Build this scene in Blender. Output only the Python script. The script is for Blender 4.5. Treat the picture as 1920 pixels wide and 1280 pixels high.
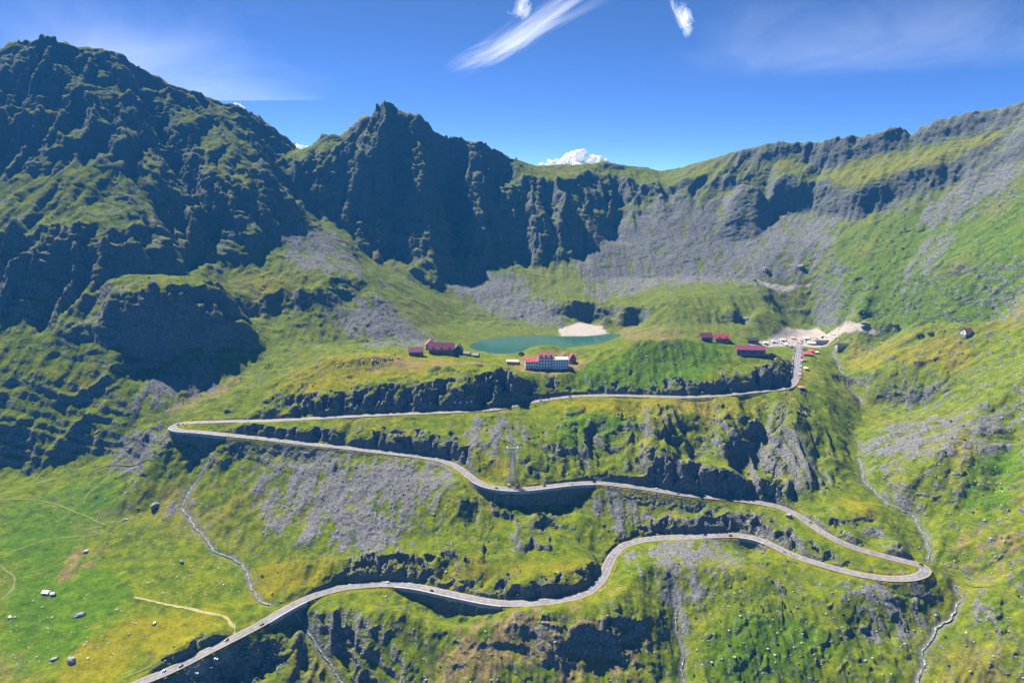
import bpy, math, random, time
import numpy as np
from mathutils import Vector, Matrix
from mathutils.geometry import delaunay_2d_cdt
T0 = time.time()
RNG = random.Random(7)
NR = np.random.RandomState(11)
for o in list(bpy.data.objects):
    bpy.data.objects.remove(o)
scene = bpy.context.scene
COL = scene.collection

# ------------------------------------------------------------------ camera, sky, sun, exposure
CAM_H = 285.0
F_PX, W_PX, H_PX = 1297.0, 1920.0, 1280.0
PITCH = math.atan(300.0 / F_PX)
cam_d = bpy.data.cameras.new('camera')
cam = bpy.data.objects.new('camera', cam_d)
COL.objects.link(cam)
cam.location = (0, 0, CAM_H)
cam.rotation_euler = (math.pi / 2 - PITCH, 0, 0)
cam_d.sensor_width = 36.0
cam_d.lens = 36.0 * F_PX / W_PX
cam_d.clip_start = 1.0
cam_d.clip_end = 60000.0
scene.camera = cam

SUN_EL = math.radians(49.0)
SUN_AZ = math.radians(-40.0)          # clockwise from +Y: behind the mountains, to the left
world = bpy.data.worlds.new('World')
scene.world = world
world.use_nodes = True
wn = world.node_tree
wn.nodes.clear()
w_out = wn.nodes.new('ShaderNodeOutputWorld')
w_bg = wn.nodes.new('ShaderNodeBackground')
w_sky = wn.nodes.new('ShaderNodeTexSky')
w_sky.sky_type = 'NISHITA'
w_sky.sun_disc = False
w_sky.sun_elevation = SUN_EL
w_sky.sun_rotation = SUN_AZ
w_sky.altitude = 3000.0
w_sky.air_density = 0.2
w_sky.dust_density = 0.0
w_sky.ozone_density = 9.0
w_hs = wn.nodes.new('ShaderNodeHueSaturation')
w_hs.inputs['Saturation'].default_value = 1.0
w_hs.inputs['Hue'].default_value = 0.501
w_bg.inputs['Strength'].default_value = 0.105
wn.links.new(w_sky.outputs['Color'], w_hs.inputs['Color'])
wn.links.new(w_hs.outputs['Color'], w_bg.inputs['Color'])
wn.links.new(w_bg.outputs['Background'], w_out.inputs['Surface'])

sun_d = bpy.data.lights.new('sun', 'SUN')
sun_d.energy = 5.0
sun_d.angle = math.radians(0.53)
sun_d.color = (1.0, 0.95, 0.84)
sun = bpy.data.objects.new('sun', sun_d)
COL.objects.link(sun)
SUN_DIR = Vector((math.sin(SUN_AZ) * math.cos(SUN_EL), math.cos(SUN_AZ) * math.cos(SUN_EL), math.sin(SUN_EL)))
sun.rotation_euler = SUN_DIR.to_track_quat('Z', 'Y').to_euler()
sun.location = SUN_DIR * 3000

vs = scene.view_settings
vs.view_transform = 'Standard'
vs.look = 'None'
vs.exposure = 1.65
vs.gamma = 1.0
vs.use_curve_mapping = False
scene.render.engine = 'CYCLES'
scene.cycles.max_bounces = 4
scene.cycles.diffuse_bounces = 2
scene.cycles.transparent_max_bounces = 12
scene.cycles.volume_bounces = 0
scene.cycles.use_denoising = True

# ------------------------------------------------------------------ surveying helpers
CP, SP = math.cos(PITCH), math.sin(PITCH)
def ray(px, py):
    u = (px - W_PX / 2) / F_PX
    v = (H_PX / 2 - py) / F_PX
    return np.array((u, CP + v * SP, -SP + v * CP))
def at_z(px, py, z):
    d = ray(px, py)
    t = (z - CAM_H) / d[2]
    return np.array((d[0] * t, d[1] * t, z))
def at_y(px, py, y):
    d = ray(px, py)
    t = y / d[1]
    return np.array((d[0] * t, y, CAM_H + d[2] * t))

# ------------------------------------------------------------------ noise (numpy)
_ga = np.arange(256) * (2 * np.pi / 256)
GRX = (np.cos(_ga) * 1.5).astype(np.float32); GRY = (np.sin(_ga) * 1.5).astype(np.float32)
def _h2(ix, iy, seed):
    h = ix.astype(np.uint32) * np.uint32(374761393) + iy.astype(np.uint32) * np.uint32(668265263) + np.uint32((seed * 1442695041) & 0xffffffff)
    h = (h ^ (h >> np.uint32(13))) * np.uint32(1274126177)
    return h ^ (h >> np.uint32(16))
def noise2(x, y, seed=0):
    fx0 = np.floor(x); fy0 = np.floor(y)
    ix = fx0.astype(np.int32); iy = fy0.astype(np.int32)
    fx = (x - fx0).astype(np.float32); fy = (y - fy0).astype(np.float32)
    ux = fx * fx * fx * (fx * (fx * 6 - 15) + 10); uy = fy * fy * fy * (fy * (fy * 6 - 15) + 10)
    def g(dx, dy):
        k = (_h2(ix + dx, iy + dy, seed) & np.uint32(255)).astype(np.intp)
        return GRX[k] * (fx - np.float32(dx)) + GRY[k] * (fy - np.float32(dy))
    a = g(0, 0); a += (g(1, 0) - a) * ux
    c = g(0, 1); c += (g(1, 1) - c) * ux
    return a + (c - a) * uy
def fbm(x, y, wl, octs, seed=0, gain=0.5, lac=2.03):
    s = 0; a = 1.0; f = 1.0 / wl; t = 0
    for i in range(octs):
        s = s + a * noise2(x * f + 17.3 * i, y * f - 9.1 * i, seed + i * 7)
        t += a; a *= gain; f *= lac
    return s / t
def ridged(x, y, wl, octs, seed=0, gain=0.55, lac=2.1):
    s = 0; a = 1.0; f = 1.0 / wl; t = 0; w = 1.0
    for i in range(octs):
        n = 1.0 - np.abs(noise2(x * f + 31.7 * i, y * f + 11.9 * i, seed + i * 5)) * 1.6
        n = np.clip(n, 0, 1) ** 2 * w
        w = np.clip(n * 1.6, 0, 1)
        s = s + a * n; t += a; a *= gain; f *= lac
    return s / t
def noise3(x, y, z, seed=0):
    fx0 = np.floor(x); fy0 = np.floor(y); fz0 = np.floor(z)
    ix = fx0.astype(np.int32); iy = fy0.astype(np.int32); iz = fz0.astype(np.int32)
    fx = (x - fx0).astype(np.float32); fy = (y - fy0).astype(np.float32); fz = (z - fz0).astype(np.float32)
    ux = fx * fx * (3 - 2 * fx); uy = fy * fy * (3 - 2 * fy); uz = fz * fz * (3 - 2 * fz)
    def v(dx, dy, dz):
        return _h2(ix + dx, iy + dy + (iz + dz) * 57, seed).astype(np.float32) * np.float32(2.0 / 4294967296.0) - np.float32(1.0)
    x00 = v(0,0,0); x00 += (v(1,0,0) - x00) * ux
    x10 = v(0,1,0); x10 += (v(1,1,0) - x10) * ux
    x01 = v(0,0,1); x01 += (v(1,0,1) - x01) * ux
    x11 = v(0,1,1); x11 += (v(1,1,1) - x11) * ux
    x00 += (x10 - x00) * uy; x01 += (x11 - x01) * uy
    return x00 + (x01 - x00) * uz
def sstep(a, b, x):
    t = np.clip((x - a) / (b - a), 0, 1)
    return t * t * (3 - 2 * t)
def blur(a, s):
    n = max(1, int(s * 2.5))
    k = np.exp(-0.5 * (np.arange(-n, n + 1) / s) ** 2); k /= k.sum()
    p = np.pad(a, ((n, n), (0, 0)), mode='edge')
    b = sum(k[i] * p[i:i + a.shape[0]] for i in range(2 * n + 1))
    p = np.pad(b, ((0, 0), (n, n)), mode='edge')
    return sum(k[i] * p[:, i:i + a.shape[1]] for i in range(2 * n + 1))

# ------------------------------------------------------------------ the road's line (surveyed from the photograph, with its real gradient)
LOWER = [(225,1296),(260,1279),(302,1263),(343,1244),(395,1217),(437,1196),(489,1169),(531,1144),(572,1123),(614,1108),(656,1099),(690,1096),(724,1094),(774,1098),(841,1112),(909,1126),(959,1131),(1026,1127),(1077,1118),(1110,1104),(1130,1082),(1140,1058),(1151,1038),(1171,1021),(1204,1012),(1245,1007),(1280,1006),(1330,1004),(1381,1003),(1421,1010),(1455,1025),(1482,1038),(1515,1050),(1566,1065),(1616,1077),(1666,1084),(1708,1083),(1731,1076)]
MIDDLE = [(1738,1067),(1723,1058),(1690,1050),(1643,1038),(1599,1025),(1566,1011),(1532,991),(1502,969),(1475,955),(1441,945),(1381,936),(1330,931),(1280,926),(1211,915),(1164,909),(1124,905),(1077,906),(1026,912),(976,917),(936,915),(905,908),(882,894),(862,878),(835,865),(791,856),(741,850),(690,844),(640,838),(571,831),(504,823),(437,816),(369,809),(336,807)]
UPPER = [(322,802),(331,796),(356,792),(420,790),(504,788),(605,783),(640,781),(741,776),(841,772),(925,767),(983,756),(1060,744),(1144,741),(1278,744),(1347,741),(1414,734),(1470,728),(1488,718),(1492,700),(1494,680),(1497,660),(1499,647)]
def catmull(P, n):
    P = np.array(P, float); out = []
    for i in range(len(P) - 1):
        p0 = P[max(i - 1, 0)]; p1 = P[i]; p2 = P[i + 1]; p3 = P[min(i + 2, len(P) - 1)]
        for k in range(n):
            t = k / n
            out.append(0.5 * ((2 * p1) + (-p0 + p2) * t + (2 * p0 - 5 * p1 + 4 * p2 - p3) * t * t + (-p0 + 3 * p1 - 3 * p2 + p3) * t ** 3))
    out.append(P[-1]); return np.array(out)
ALLPX = LOWER + MIDDLE + UPPER
pxs = catmull(ALLPX, 8)
knots = {0: -152.0, (len(LOWER)) * 8: -101.0, (len(LOWER) + len(MIDDLE)) * 8: -45.0, len(pxs) - 1: 0.5}
ki = sorted(knots)
zz = np.interp(np.arange(len(pxs)), ki, [knots[k] for k in ki])
for it in range(8):
    R3 = np.array([at_z(p[0], p[1], z) for p, z in zip(pxs, zz)])
    seg = np.r_[0, np.cumsum(np.hypot(np.diff(R3[:, 0]), np.diff(R3[:, 1])))]
    zz = 0.5 * zz + 0.5 * np.interp(seg, seg[ki], [knots[k] for k in ki])
R3 = np.array([at_z(p[0], p[1], z) for p, z in zip(pxs, zz)])
seg = np.r_[0, np.cumsum(np.linalg.norm(np.diff(R3, axis=0), axis=1))]
ROAD_S = np.arange(0, seg[-1], 2.0)
ROAD = np.stack([np.interp(ROAD_S, seg, R3[:, k]) for k in range(3)], 1)
def smooth_line(L, n):
    for _ in range(n):
        M = L.copy(); M[1:-1] = 0.25 * L[:-2] + 0.5 * L[1:-1] + 0.25 * L[2:]; L = M
    return L
ROAD = smooth_line(ROAD, 14)
def road_near_px(px, py):
    """index of the road sample that projects nearest to a pixel of the photograph"""
    q = project(ROAD)
    return int(np.argmin((q[:, 0] - px) ** 2 + (q[:, 1] - py) ** 2))
def project(P):
    P = np.asarray(P, float)
    x = P[..., 0]; y = P[..., 1]; z = P[..., 2] - CAM_H
    f = y * CP - z * SP; v = y * SP + z * CP
    return np.stack((W_PX / 2 + F_PX * x / f, H_PX / 2 - F_PX * v / f), -1)
print('road length', seg[-1], 'bounds', ROAD.min(0), ROAD.max(0))

# ------------------------------------------------------------------ landform: break lines and spot heights
# each entry: pixel x, pixel y of a ground feature in the photograph, then its distance (y) or its height (z)
Y_, Z_ = 'y', 'z'
SKYLINE = [(-260,170,1560),(-130,120,1600),(0,88,1650),(65,70,1680),(130,78,1700),(205,95,1700),(260,130,1715),(290,148,1720),(330,160,1725),(385,175,1735),(420,190,1740),(470,222,1755),(520,250,1770),(545,270,1780),(575,284,1790),(610,262,1800),(660,225,1790),(725,188,1780),(760,203,1785),(810,230,1800),(850,258,1815),(880,262,1825),(910,272,1840),(940,290,1855),(1010,310,1890),(1080,308,1920),(1130,299,1940),(1180,308,1950),(1250,320,1950),(1310,303,1905),(1360,288,1860),(1430,265,1790),(1500,260,1735),(1560,258,1695),(1620,250,1655),(1680,238,1610),(1740,225,1570),(1800,212,1520),(1860,200,1475),(1920,183,1430),(2050,150,1340),(2200,110,1240)]
LINES_Y = [
 # left massif: ribs, gullies, ledges
 [(205,95,1700),(270,255,1500),(325,375,1375),(355,440,1330),(372,505,1295)],
 [(290,148,1720),(330,260,1560),(375,330,1470),(430,395,1400),(470,440,1360)],
 [(420,190,1740),(470,280,1590),(510,350,1500),(560,400,1480)],
 [(130,78,1700),(170,200,1540),(180,270,1455),(110,310,1400),(0,340,1370),(-130,370,1350)],
 [(-130,612,1072),(0,612,1075),(90,615,1075)],
 [(-130,560,1115),(0,560,1115),(100,570,1115),(170,555,1140),(300,515,1210),(360,520,1240)],
 [(-130,440,1205),(0,440,1205),(120,440,1210),(260,440,1250),(300,480,1240)],
 # buttresses in front of the dark face
 [(120,598,1088),(150,570,1115),(200,525,1150),(245,510,1165),(300,515,1160),(352,520,1150)],
 [(140,604,1072),(180,588,1075),(230,562,1086),(300,547,1096),(350,547,1102)],
 [(205,640,1050),(260,680,1046),(290,695,1050),(330,660,1060)],
 [(362,545,1130),(400,530,1145),(440,540,1150)],
 [(355,600,1095),(400,590,1105),(445,570,1125)],
 [(345,655,1072),(390,650,1085),(440,630,1110),(455,600,1150)],
 # lower left cliffs
 [(-130,640,1050),(0,632,1055),(50,640,1045),(100,640,1050),(190,645,1050),(225,665,1030)],
 [(-130,700,1000),(0,690,1000),(60,720,982),(150,715,992),(215,685,1012)],
 [(-130,790,935),(20,795,932),(80,800,932),(150,785,945),(222,730,985)],
 # lit shelf and scree fan under the col
 [(445,520,1295),(500,470,1370),(560,410,1480),(585,400,1530)],
 [(380,490,1290),(410,510,1290),(445,520,1295)],
 [(460,560,1235),(520,548,1240),(590,548,1238),(620,520,1290)],
 [(460,595,1195),(520,600,1205),(585,570,1222)],
 [(500,650,1125),(450,700,1055),(350,750,985),(270,785,945)],
 [(600,640,1140),(560,690,1050),(480,735,985)],
 [(600,420,1510),(640,480,1400),(660,500,1370),(700,545,1300),(760,605,1235),(800,640,1195)],
 [(640,560,1270),(690,600,1215),(740,640,1170)],
 [(590,420,1570),(640,440,1540),(700,490,1500),(780,530,1455),(830,560,1420),(870,605,1340)],
 # central mountain
 [(725,188,1780),(700,260,1700),(670,330,1640),(640,400,1580),(620,430,1550)],
 [(800,235,1800),(790,330,1655),(800,420,1575),(812,475,1530)],
 [(760,203,1785),(745,300,1715),(740,400,1625),(745,480,1540)],
 [(845,256,1812),(840,350,1760),(850,430,1680),(855,480,1610)],
 [(680,215,1788),(685,300,1690),(690,380,1600),(690,450,1540)],
 [(250,125,1715),(310,270,1590),(350,360,1490),(400,440,1400),(425,500,1320)],
 [(520,250,1770),(530,330,1640),(545,385,1560)],
 [(880,262,1825),(882,330,1735),(892,420,1630),(885,480,1570)],
 [(935,345,1765),(1000,335,1780),(1080,335,1785),(1092,320,1860)],
 [(935,400,1700),(950,395,1700),(1020,385,1710),(1085,375,1715),(1100,390,1715)],
 [(955,470,1615),(990,495,1595),(1060,480,1615),(1110,460,1640),(1130,455,1650)],
 [(1120,360,1800),(1150,390,1770),(1150,450,1690)],
 [(870,505,1555),(950,495,1590)],
 [(900,560,1440),(960,560,1445),(1030,540,1490),(1080,520,1530),(1100,490,1590)],
 [(880,600,1350),(950,600,1355),(1020,600,1365),(1060,590,1385)],
 # right cirque wall
 [(1150,335,1860),(1250,348,1810),(1350,322,1800),(1405,340,1690),(1530,345,1622),(1600,352,1532),(1700,318,1502),(1800,284,1462),(1880,260,1416),(1920,253,1370),(2050,225,1280)],
 [(1160,385,1800),(1250,372,1775),(1300,365,1765),(1370,352,1740),(1440,398,1668),(1530,394,1606),(1600,410,1512),(1680,382,1484),(1750,352,1452),(1850,315,1404),(1920,285,1354),(2050,250,1260)],
 [(1410,318,1760),(1470,292,1745),(1520,300,1710)],
 [(1545,325,1668),(1610,300,1632),(1700,280,1592),(1800,258,1505),(1860,244,1462),(1920,226,1418)],
 [(1180,460,1650),(1300,440,1640),(1400,450,1600),(1500,450,1530),(1570,460,1450)],
 [(1150,520,1540),(1250,520,1530),(1350,520,1500),(1420,530,1455),(1470,540,1435),(1520,530,1430)],
 [(1640,450,1400),(1740,430,1370),(1840,410,1310),(1920,390,1250),(2050,360,1160)],
 [(1600,520,1330),(1700,500,1290),(1800,490,1215),(1920,480,1130),(2050,460,1050)],
 [(1600,590,1225),(1700,590,1150),(1800,600,1070),(1920,590,1010),(2050,570,950)],
]
LINES_Y += [[(978,657,1125),(1000,646,1130),(1020,642,1132),(1042,645,1130),(1062,654,1125)], [(1085,668,1090),(1120,657,1076),(1160,646,1066),(1200,637,1060),(1270,632,1062),(1330,638,1068),(1380,650,1055),(1440,660,1045)], [(1040,578,1400),(1075,566,1402),(1115,570,1402)], [(1135,585,1352),(1165,575,1350),(1200,580,1345),(1215,592,1330)], [(1340,594,1292),(1380,583,1288),(1412,590,1284)]]
LINES_Y.append([(880,1230,572),(960,1215,578),(1060,1225,572),(1150,1225,574)])
# cliffs above the road: pixel of the cliff's top edge, and how far it stands back from the road
CLIFFS = [
 ('u', [(500,770,16),(560,758,20),(620,746,24),(700,732,26),(800,724,27),(880,708,29),(940,694,31),(968,704,26)]),
 ('u', [(990,738,12),(1030,732,14),(1100,728,14),(1200,727,13),(1270,726,10)]),
 ('u', [(1290,724,8),(1350,710,14),(1414,698,17),(1460,684,20)]),
 ('m', [(1150,886,11),(1230,880,13),(1300,868,15),(1380,880,13),(1430,908,12)]),
 ('m', [(680,818,11),(760,815,16),(830,826,18),(868,850,14)]),
 ('m', [(450,795,8),(540,805,9),(620,812,9)]),
 ('l', [(1240,968,16),(1320,965,19),(1400,968,20),(1465,995,14)]),
 ('l', [(965,1106,7),(1020,1086,11),(1080,1084,13),(1108,1072,10)]),
 ('m', [(1600,986,12),(1650,986,17),(1690,1003,14)]),
 ('l', [(310,1232,7),(360,1205,8),(410,1180,8)]),
]
LINES_Z = [
 # lake basin (the water stands at 0)
 [(878,648,0.6),(900,637,0.6),(950,631,0.6),(1000,628,0.6),(1060,631,0.6),(1110,631,0.6),(1165,622,0.6)],
 [(1170,628,0.6),(1130,643,0.6),(1090,650,0.6),(1050,655,0.6),(1000,662,0.6),(960,664,0.6),(920,666,0.6),(890,660,0.6),(878,648,0.6)],
 [(905,650,-6),(950,645,-8),(1000,640,-8),(1060,642,-8),(1110,640,-8),(1145,632,-5)],
 [(1040,618,4),(1080,603,7),(1110,603,7),(1135,615,4)],
 # crags above the gravel fan
 [(1045,596,12),(1080,601,8),(1115,602,8)],
 [(1140,606,6),(1165,618,2),(1195,610,8)],
 [(1210,610,18),(1270,560,60),(1330,550,66),(1400,556,60),(1450,575,44),(1478,600,16)],
 [(1240,620,18),(1330,605,26),(1400,608,20)],
 # moraine shelf
 [(620,675,16),(700,668,21),(760,665,16),(820,668,8),(870,672,6),(930,682,4)],
 [(560,690,6),(640,690,6),(740,688,8),(850,682,11),(920,686,8)],
 [(975,690,1),(1010,698,1),(1060,700,2),(1080,690,5)],
 [(1180,648,2),(1260,648,3),(1340,648,4),(1420,650,2)],
 [(1120,700,4),(1200,695,7),(1290,690,12),(1400,685,15),(1450,680,17)],
 # parking and the bench at the right
 [(1430,645,2),(1500,630,1),(1560,632,1)], [(1640,625,22)],
 [(1480,610,3),(1530,614,3)],
 [(1520,665,0),(1540,700,-8),(1530,730,-14)],
 [(1560,660,-8),(1590,710,-24),(1620,760,-44)],
 [(1590,650,6),(1700,640,19),(1830,640,34)],
 [(1600,690,-2),(1700,700,4),(1800,700,14),(1850,700,26)],
 [(1650,720,-14),(1700,722,-10),(1780,722,0)],
 [(1660,760,-42),(1720,768,-38),(1780,750,-16)],
 # gully between the bluff and the right slope
 [(1560,760,-30),(1600,810,-55),(1605,860,-66),(1625,905,-76),(1700,965,-88),(1730,1000,-93),(1742,1045,-100),(1775,1085,-107),(1803,1108,-115),(1795,1150,-125),(1740,1215,-138),(1728,1260,-147),(1700,1320,-160)],
 [(1920,700,45),(1850,760,5),(1760,850,-28),(1700,900,-54)],
 [(2050,700,80),(1920,830,-20),(1850,950,-60),(1800,1000,-80)],
 [(2050,900,-5),(1920,1050,-75),(1860,1100,-92)],
 [(2050,1150,-85),(1920,1200,-112),(1850,1220,-130),(1800,1290,-142)],
 [(2050,1350,-130),(1900,1350,-158)],
 # bluff under the upper road
 [(1000,800,-38),(1100,790,-32),(1180,782,-27)], [(1540,800,-36),(1580,850,-58)],
 [(1255,772,-20),(1215,830,-42),(1165,878,-66)],
 [(1380,768,-18),(1365,830,-44),(1350,880,-64)],
 [(1480,780,-22),(1500,850,-50),(1530,920,-80)],
 [(1325,790,-38),(1312,840,-60),(1305,872,-74)],
 [(1180,805,-46),(1150,850,-64)],
 [(1435,800,-44),(1425,860,-70),(1418,890,-79)],
 [(1350,612,22),(1400,614,20)],
 [(1560,900,-72),(1600,960,-84),(1660,1000,-90)],
 [(1570,960,-78),(1620,948,-72),(1680,985,-84)],
 [(1580,990,-90),(1650,1025,-98),(1700,1030,-98)],
 # between middle and lower road
 [(420,850,-70),(560,880,-78),(700,900,-80),(820,900,-74),(880,930,-76)],
 [(400,900,-92),(520,960,-106),(640,1000,-112),(760,1010,-112),(860,980,-100),(960,980,-98)],
 [(330,860,-76),(350,900,-98),(330,940,-110),(375,990,-122),(440,1050,-134),(465,1090,-140),(520,1135,-146)],
 [(560,1060,-128),(700,1050,-121),(820,1060,-118),(940,1070,-114),(1060,1050,-110),(1110,1040,-107)],
 [(860,1030,-110),(960,1040,-109),(1060,1010,-104)],
 [(1000,985,-98),(1025,940,-84),(1050,985,-98)],
 [(1120,960,-101),(1200,972,-106),(1300,965,-104)],
 [(1480,1005,-94),(1540,1025,-97),(1600,1045,-99),(1660,1062,-100)],
 # left meadow
 [(-130,900,-112),(0,890,-108),(90,885,-106),(190,858,-92),(250,815,-62),(290,805,-48)],
 [(300,830,-70),(250,870,-92),(120,900,-108),(0,940,-116)],
 [(-130,1000,-132),(0,1000,-130),(150,980,-126),(280,960,-118)],
 [(-130,1100,-146),(50,1100,-146),(200,1060,-139),(320,1040,-132)],
 [(-130,1200,-156),(80,1200,-154),(250,1170,-147),(400,1130,-142)],
 [(-130,1330,-170),(100,1290,-158),(230,1245,-152),(340,1200,-145),(420,1170,-144)],
 # below the lower road
 [(440,1235,-168),(480,1220,-164),(540,1185,-158)],
 [(380,1300,-182),(480,1290,-182),(560,1300,-188)],
 [(556,1155,-153),(590,1200,-168),(640,1262,-184),(690,1330,-200)],
 [(600,1150,-146),(660,1160,-146),(700,1200,-156),(740,1260,-172),(760,1330,-190)],
 [(730,1130,-134),(790,1160,-142),(880,1180,-144),(960,1160,-132)],
 [(870,1165,-136),(960,1150,-125),(1060,1150,-124),(1140,1150,-122)],
 [(860,1300,-174),(1000,1300,-172),(1120,1290,-170),(1220,1290,-170)],
 [(1180,1100,-113),(1210,1150,-128),(1230,1200,-144)],
 [(1210,1060,-112),(1250,1110,-130),(1270,1180,-150),(1285,1280,-170)],
 [(1300,1060,-110),(1330,1100,-122),(1330,1180,-140),(1330,1280,-164)],
 [(1400,1060,-106),(1440,1110,-116),(1500,1150,-125),(1560,1190,-134),(1600,1250,-148),(1620,1320,-165)],
 [(1600,1110,-110),(1700,1120,-114),(1760,1110,-112)],
 [(1640,1190,-136),(1700,1180,-134),(1750,1160,-128)],
 [(1400,1200,-140),(1460,1260,-156),(1480,1320,-172)],
]
WALLS = [  # stretches of road carried on retaining walls: start pixel, end pixel, side of the valley, depth of the wall
 ((316,806),(425,815),6.0,26.0),
 ((890,901),(1112,906),6.0,30.0),
 ((742,1094),(945,1130),6.0,22.0),
 ((500,1164),(570,1124),6.0,20.0),
 ((1385,1003),(1440,1017),6.0,18.0),
]
pts = []
WALL_SEG = []
WALL_K = np.zeros(len(ROAD))
def road_dir(i):
    a = ROAD[max(0, i - 2)]; b = ROAD[min(len(ROAD) - 1, i + 2)]; t = (b - a)[:2]; t = t / np.linalg.norm(t)
    return t, np.array((t[1], -t[0]))
for a, b, off, dep in WALLS:
    ia, ib = sorted((road_near_px(*a), road_near_px(*b)))
    WALL_SEG.append((ia, ib, dep)); WALL_K[ia:ib + 1] = 1
    for i in range(ia, ib + 1, 4):
        t, n = road_dir(i)
        if n[1] > 0: n = -n
        f = math.sin(math.pi * (i - ia + 2) / (ib - ia + 4)) ** 0.6
        p = ROAD[i].copy(); p[:2] += n * 9.5; p[2] -= dep * 0.75 * f; pts.append(p)
        p = ROAD[i].copy(); p[:2] += n * 20.0; p[2] -= dep * f; pts.append(p)
def add_line(P):
    P = np.array(P)
    for a, b in zip(P[:-1], P[1:]):
        n = max(1, int(np.linalg.norm((b - a)[:2]) / 16.0))
        for k in range(n):
            pts.append(a + (b - a) * k / n)
    pts.append(P[-1])
sky3 = np.array([at_y(*q) for q in SKYLINE])
add_line(sky3)
for off, dz in ((70, -45), (220, -150), (600, -330)):
    q = sky3.copy(); n = np.hypot(q[:, 0], q[:, 1])
    q[:, 0] *= (n + off) / n; q[:, 1] *= (n + off) / n; q[:, 2] += dz * (1 + 0.0006 * q[:, 2])
    add_line(q)
for L in LINES_Y: add_line([at_y(*q) for q in L])
for L in LINES_Z: add_line([at_z(*q) for q in L])
_rp = project(ROAD)
_k1 = int(np.argmax(_rp[:, 0])); _k2 = int(np.argmin(np.where(np.arange(len(ROAD)) > _k1, _rp[:, 0], 1e9)))
_rng = {'l': (0, _k1), 'm': (_k1, _k2), 'u': (_k2, len(ROAD) - 130)}
for w, L in CLIFFS:
    a, b = _rng[w]; q = []
    for cx, cy, dy in L:
        i = a + int(np.argmin(np.abs(_rp[a:b, 0] - cx))); q.append(at_y(cx, cy, ROAD[i, 1] + dy))
    add_line(q)
for i in range(0, len(ROAD), 6): pts.append(ROAD[i])
for x, y, z in ((-2600,300,-60),(-2600,1200,380),(-2600,2600,200),(2600,300,240),(2600,1200,420),(2600,2600,150),(0,2900,-60),(-1200,2900,0),(1200,2900,-40),
                (-2600,-200,-150),(-900,100,-200),(-500,150,-215),(0,150,-235),(400,150,-220),(900,100,-120),(2600,-200,100),(-300,330,-205),(150,330,-215),(420,330,-190),(-620,300,-185),(0,-300,-260),
                (-1500,700,60),(-1300,500,-60),(-1000,480,-150),(1000,500,40),(900,700,120),(1400,700,260)):
    pts.append(np.array((x, y, z), float))
pts = np.array(pts)
# drop points that nearly coincide in plan
key = {}
for i, p in enumerate(pts):
    key.setdefault((int(p[0] // 3), int(p[1] // 3)), i)
pts = pts[sorted(key.values())]
G = 4.0
GX0, GX1, GY0, GY1 = -2000.0, 2000.0, 0.0, 2800.0
NX = int((GX1 - GX0) / G) + 1; NY = int((GY1 - GY0) / G) + 1
res = delaunay_2d_cdt([Vector((p[0], p[1])) for p in pts], [], [], 0, 1e-4)
tv = np.array([(v.x, v.y) for v in res[0]])
tz = np.array([pts[o[0]][2] if o else 0.0 for o in res[3]])
Hm = np.full((NY, NX), -200.0)
for f in res[2]:
    a, b, c = f
    (x0, y0), (x1, y1), (x2, y2) = tv[a], tv[b], tv[c]
    i0 = max(0, int((min(x0, x1, x2) - GX0) / G)); i1 = min(NX - 1, int((max(x0, x1, x2) - GX0) / G) + 1)
    j0 = max(0, int((min(y0, y1, y2) - GY0) / G)); j1 = min(NY - 1, int((max(y0, y1, y2) - GY0) / G) + 1)
    if i1 < i0 or j1 < j0: continue
    X, Y = np.meshgrid(GX0 + G * np.arange(i0, i1 + 1), GY0 + G * np.arange(j0, j1 + 1))
    den = (y1 - y2) * (x0 - x2) + (x2 - x1) * (y0 - y2)
    if abs(den) < 1e-9: continue
    w0 = ((y1 - y2) * (X - x2) + (x2 - x1) * (Y - y2)) / den
    w1 = ((y2 - y0) * (X - x2) + (x0 - x2) * (Y - y2)) / den
    w2 = 1 - w0 - w1
    m = (w0 >= -1e-6) & (w1 >= -1e-6) & (w2 >= -1e-6)
    Hm[j0:j1 + 1, i0:i1 + 1][m] = (w0 * tz[a] + w1 * tz[b] + w2 * tz[c])[m]
GXX, GYY = np.meshgrid(GX0 + G * np.arange(NX), GY0 + G * np.arange(NY))
H_lo = blur(Hm, 1.4); H_hi = blur(Hm, 1.8)
mtn = sstep(20, 90, H_hi)
Hm = H_lo * (1 - mtn) + H_hi * mtn

def bil(A, x, y):
    fx = np.clip((x - GX0) / G, 0, NX - 1.001); fy = np.clip((y - GY0) / G, 0, NY - 1.001)
    i = fx.astype(int); j = fy.astype(int); fx = fx - i; fy = fy - j
    return (A[j, i] * (1 - fx) + A[j, i + 1] * fx) * (1 - fy) + (A[j + 1, i] * (1 - fx) + A[j + 1, i + 1] * fx) * fy

# distance to the road and the road's height, on a 2 m raster
RG = 2.0
rx0, rx1 = ROAD[:, 0].min() - 60, ROAD[:, 0].max() + 60
ry0, ry1 = ROAD[:, 1].min() - 60, ROAD[:, 1].max() + 60
rnx, rny = int((rx1 - rx0) / RG) + 1, int((ry1 - ry0) / RG) + 1
RD = np.full((rny, rnx), 60.0); RZ = np.zeros((rny, rnx)); RI = np.zeros((rny, rnx), int)
for k, p in enumerate(ROAD):
    ci = int((p[0] - rx0) / RG); cj = int((p[1] - ry0) / RG); n = 26
    a0, a1, b0, b1 = max(0, ci - n), min(rnx, ci + n), max(0, cj - n), min(rny, cj + n)
    X, Y = np.meshgrid(rx0 + RG * np.arange(a0, a1), ry0 + RG * np.arange(b0, b1))
    d = np.hypot(X - p[0], Y - p[1]); S = RD[b0:b1, a0:a1]; m = d < S
    S[m] = d[m]; RZ[b0:b1, a0:a1][m] = p[2]; RI[b0:b1, a0:a1][m] = k
RK = WALL_K[RI]
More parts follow.
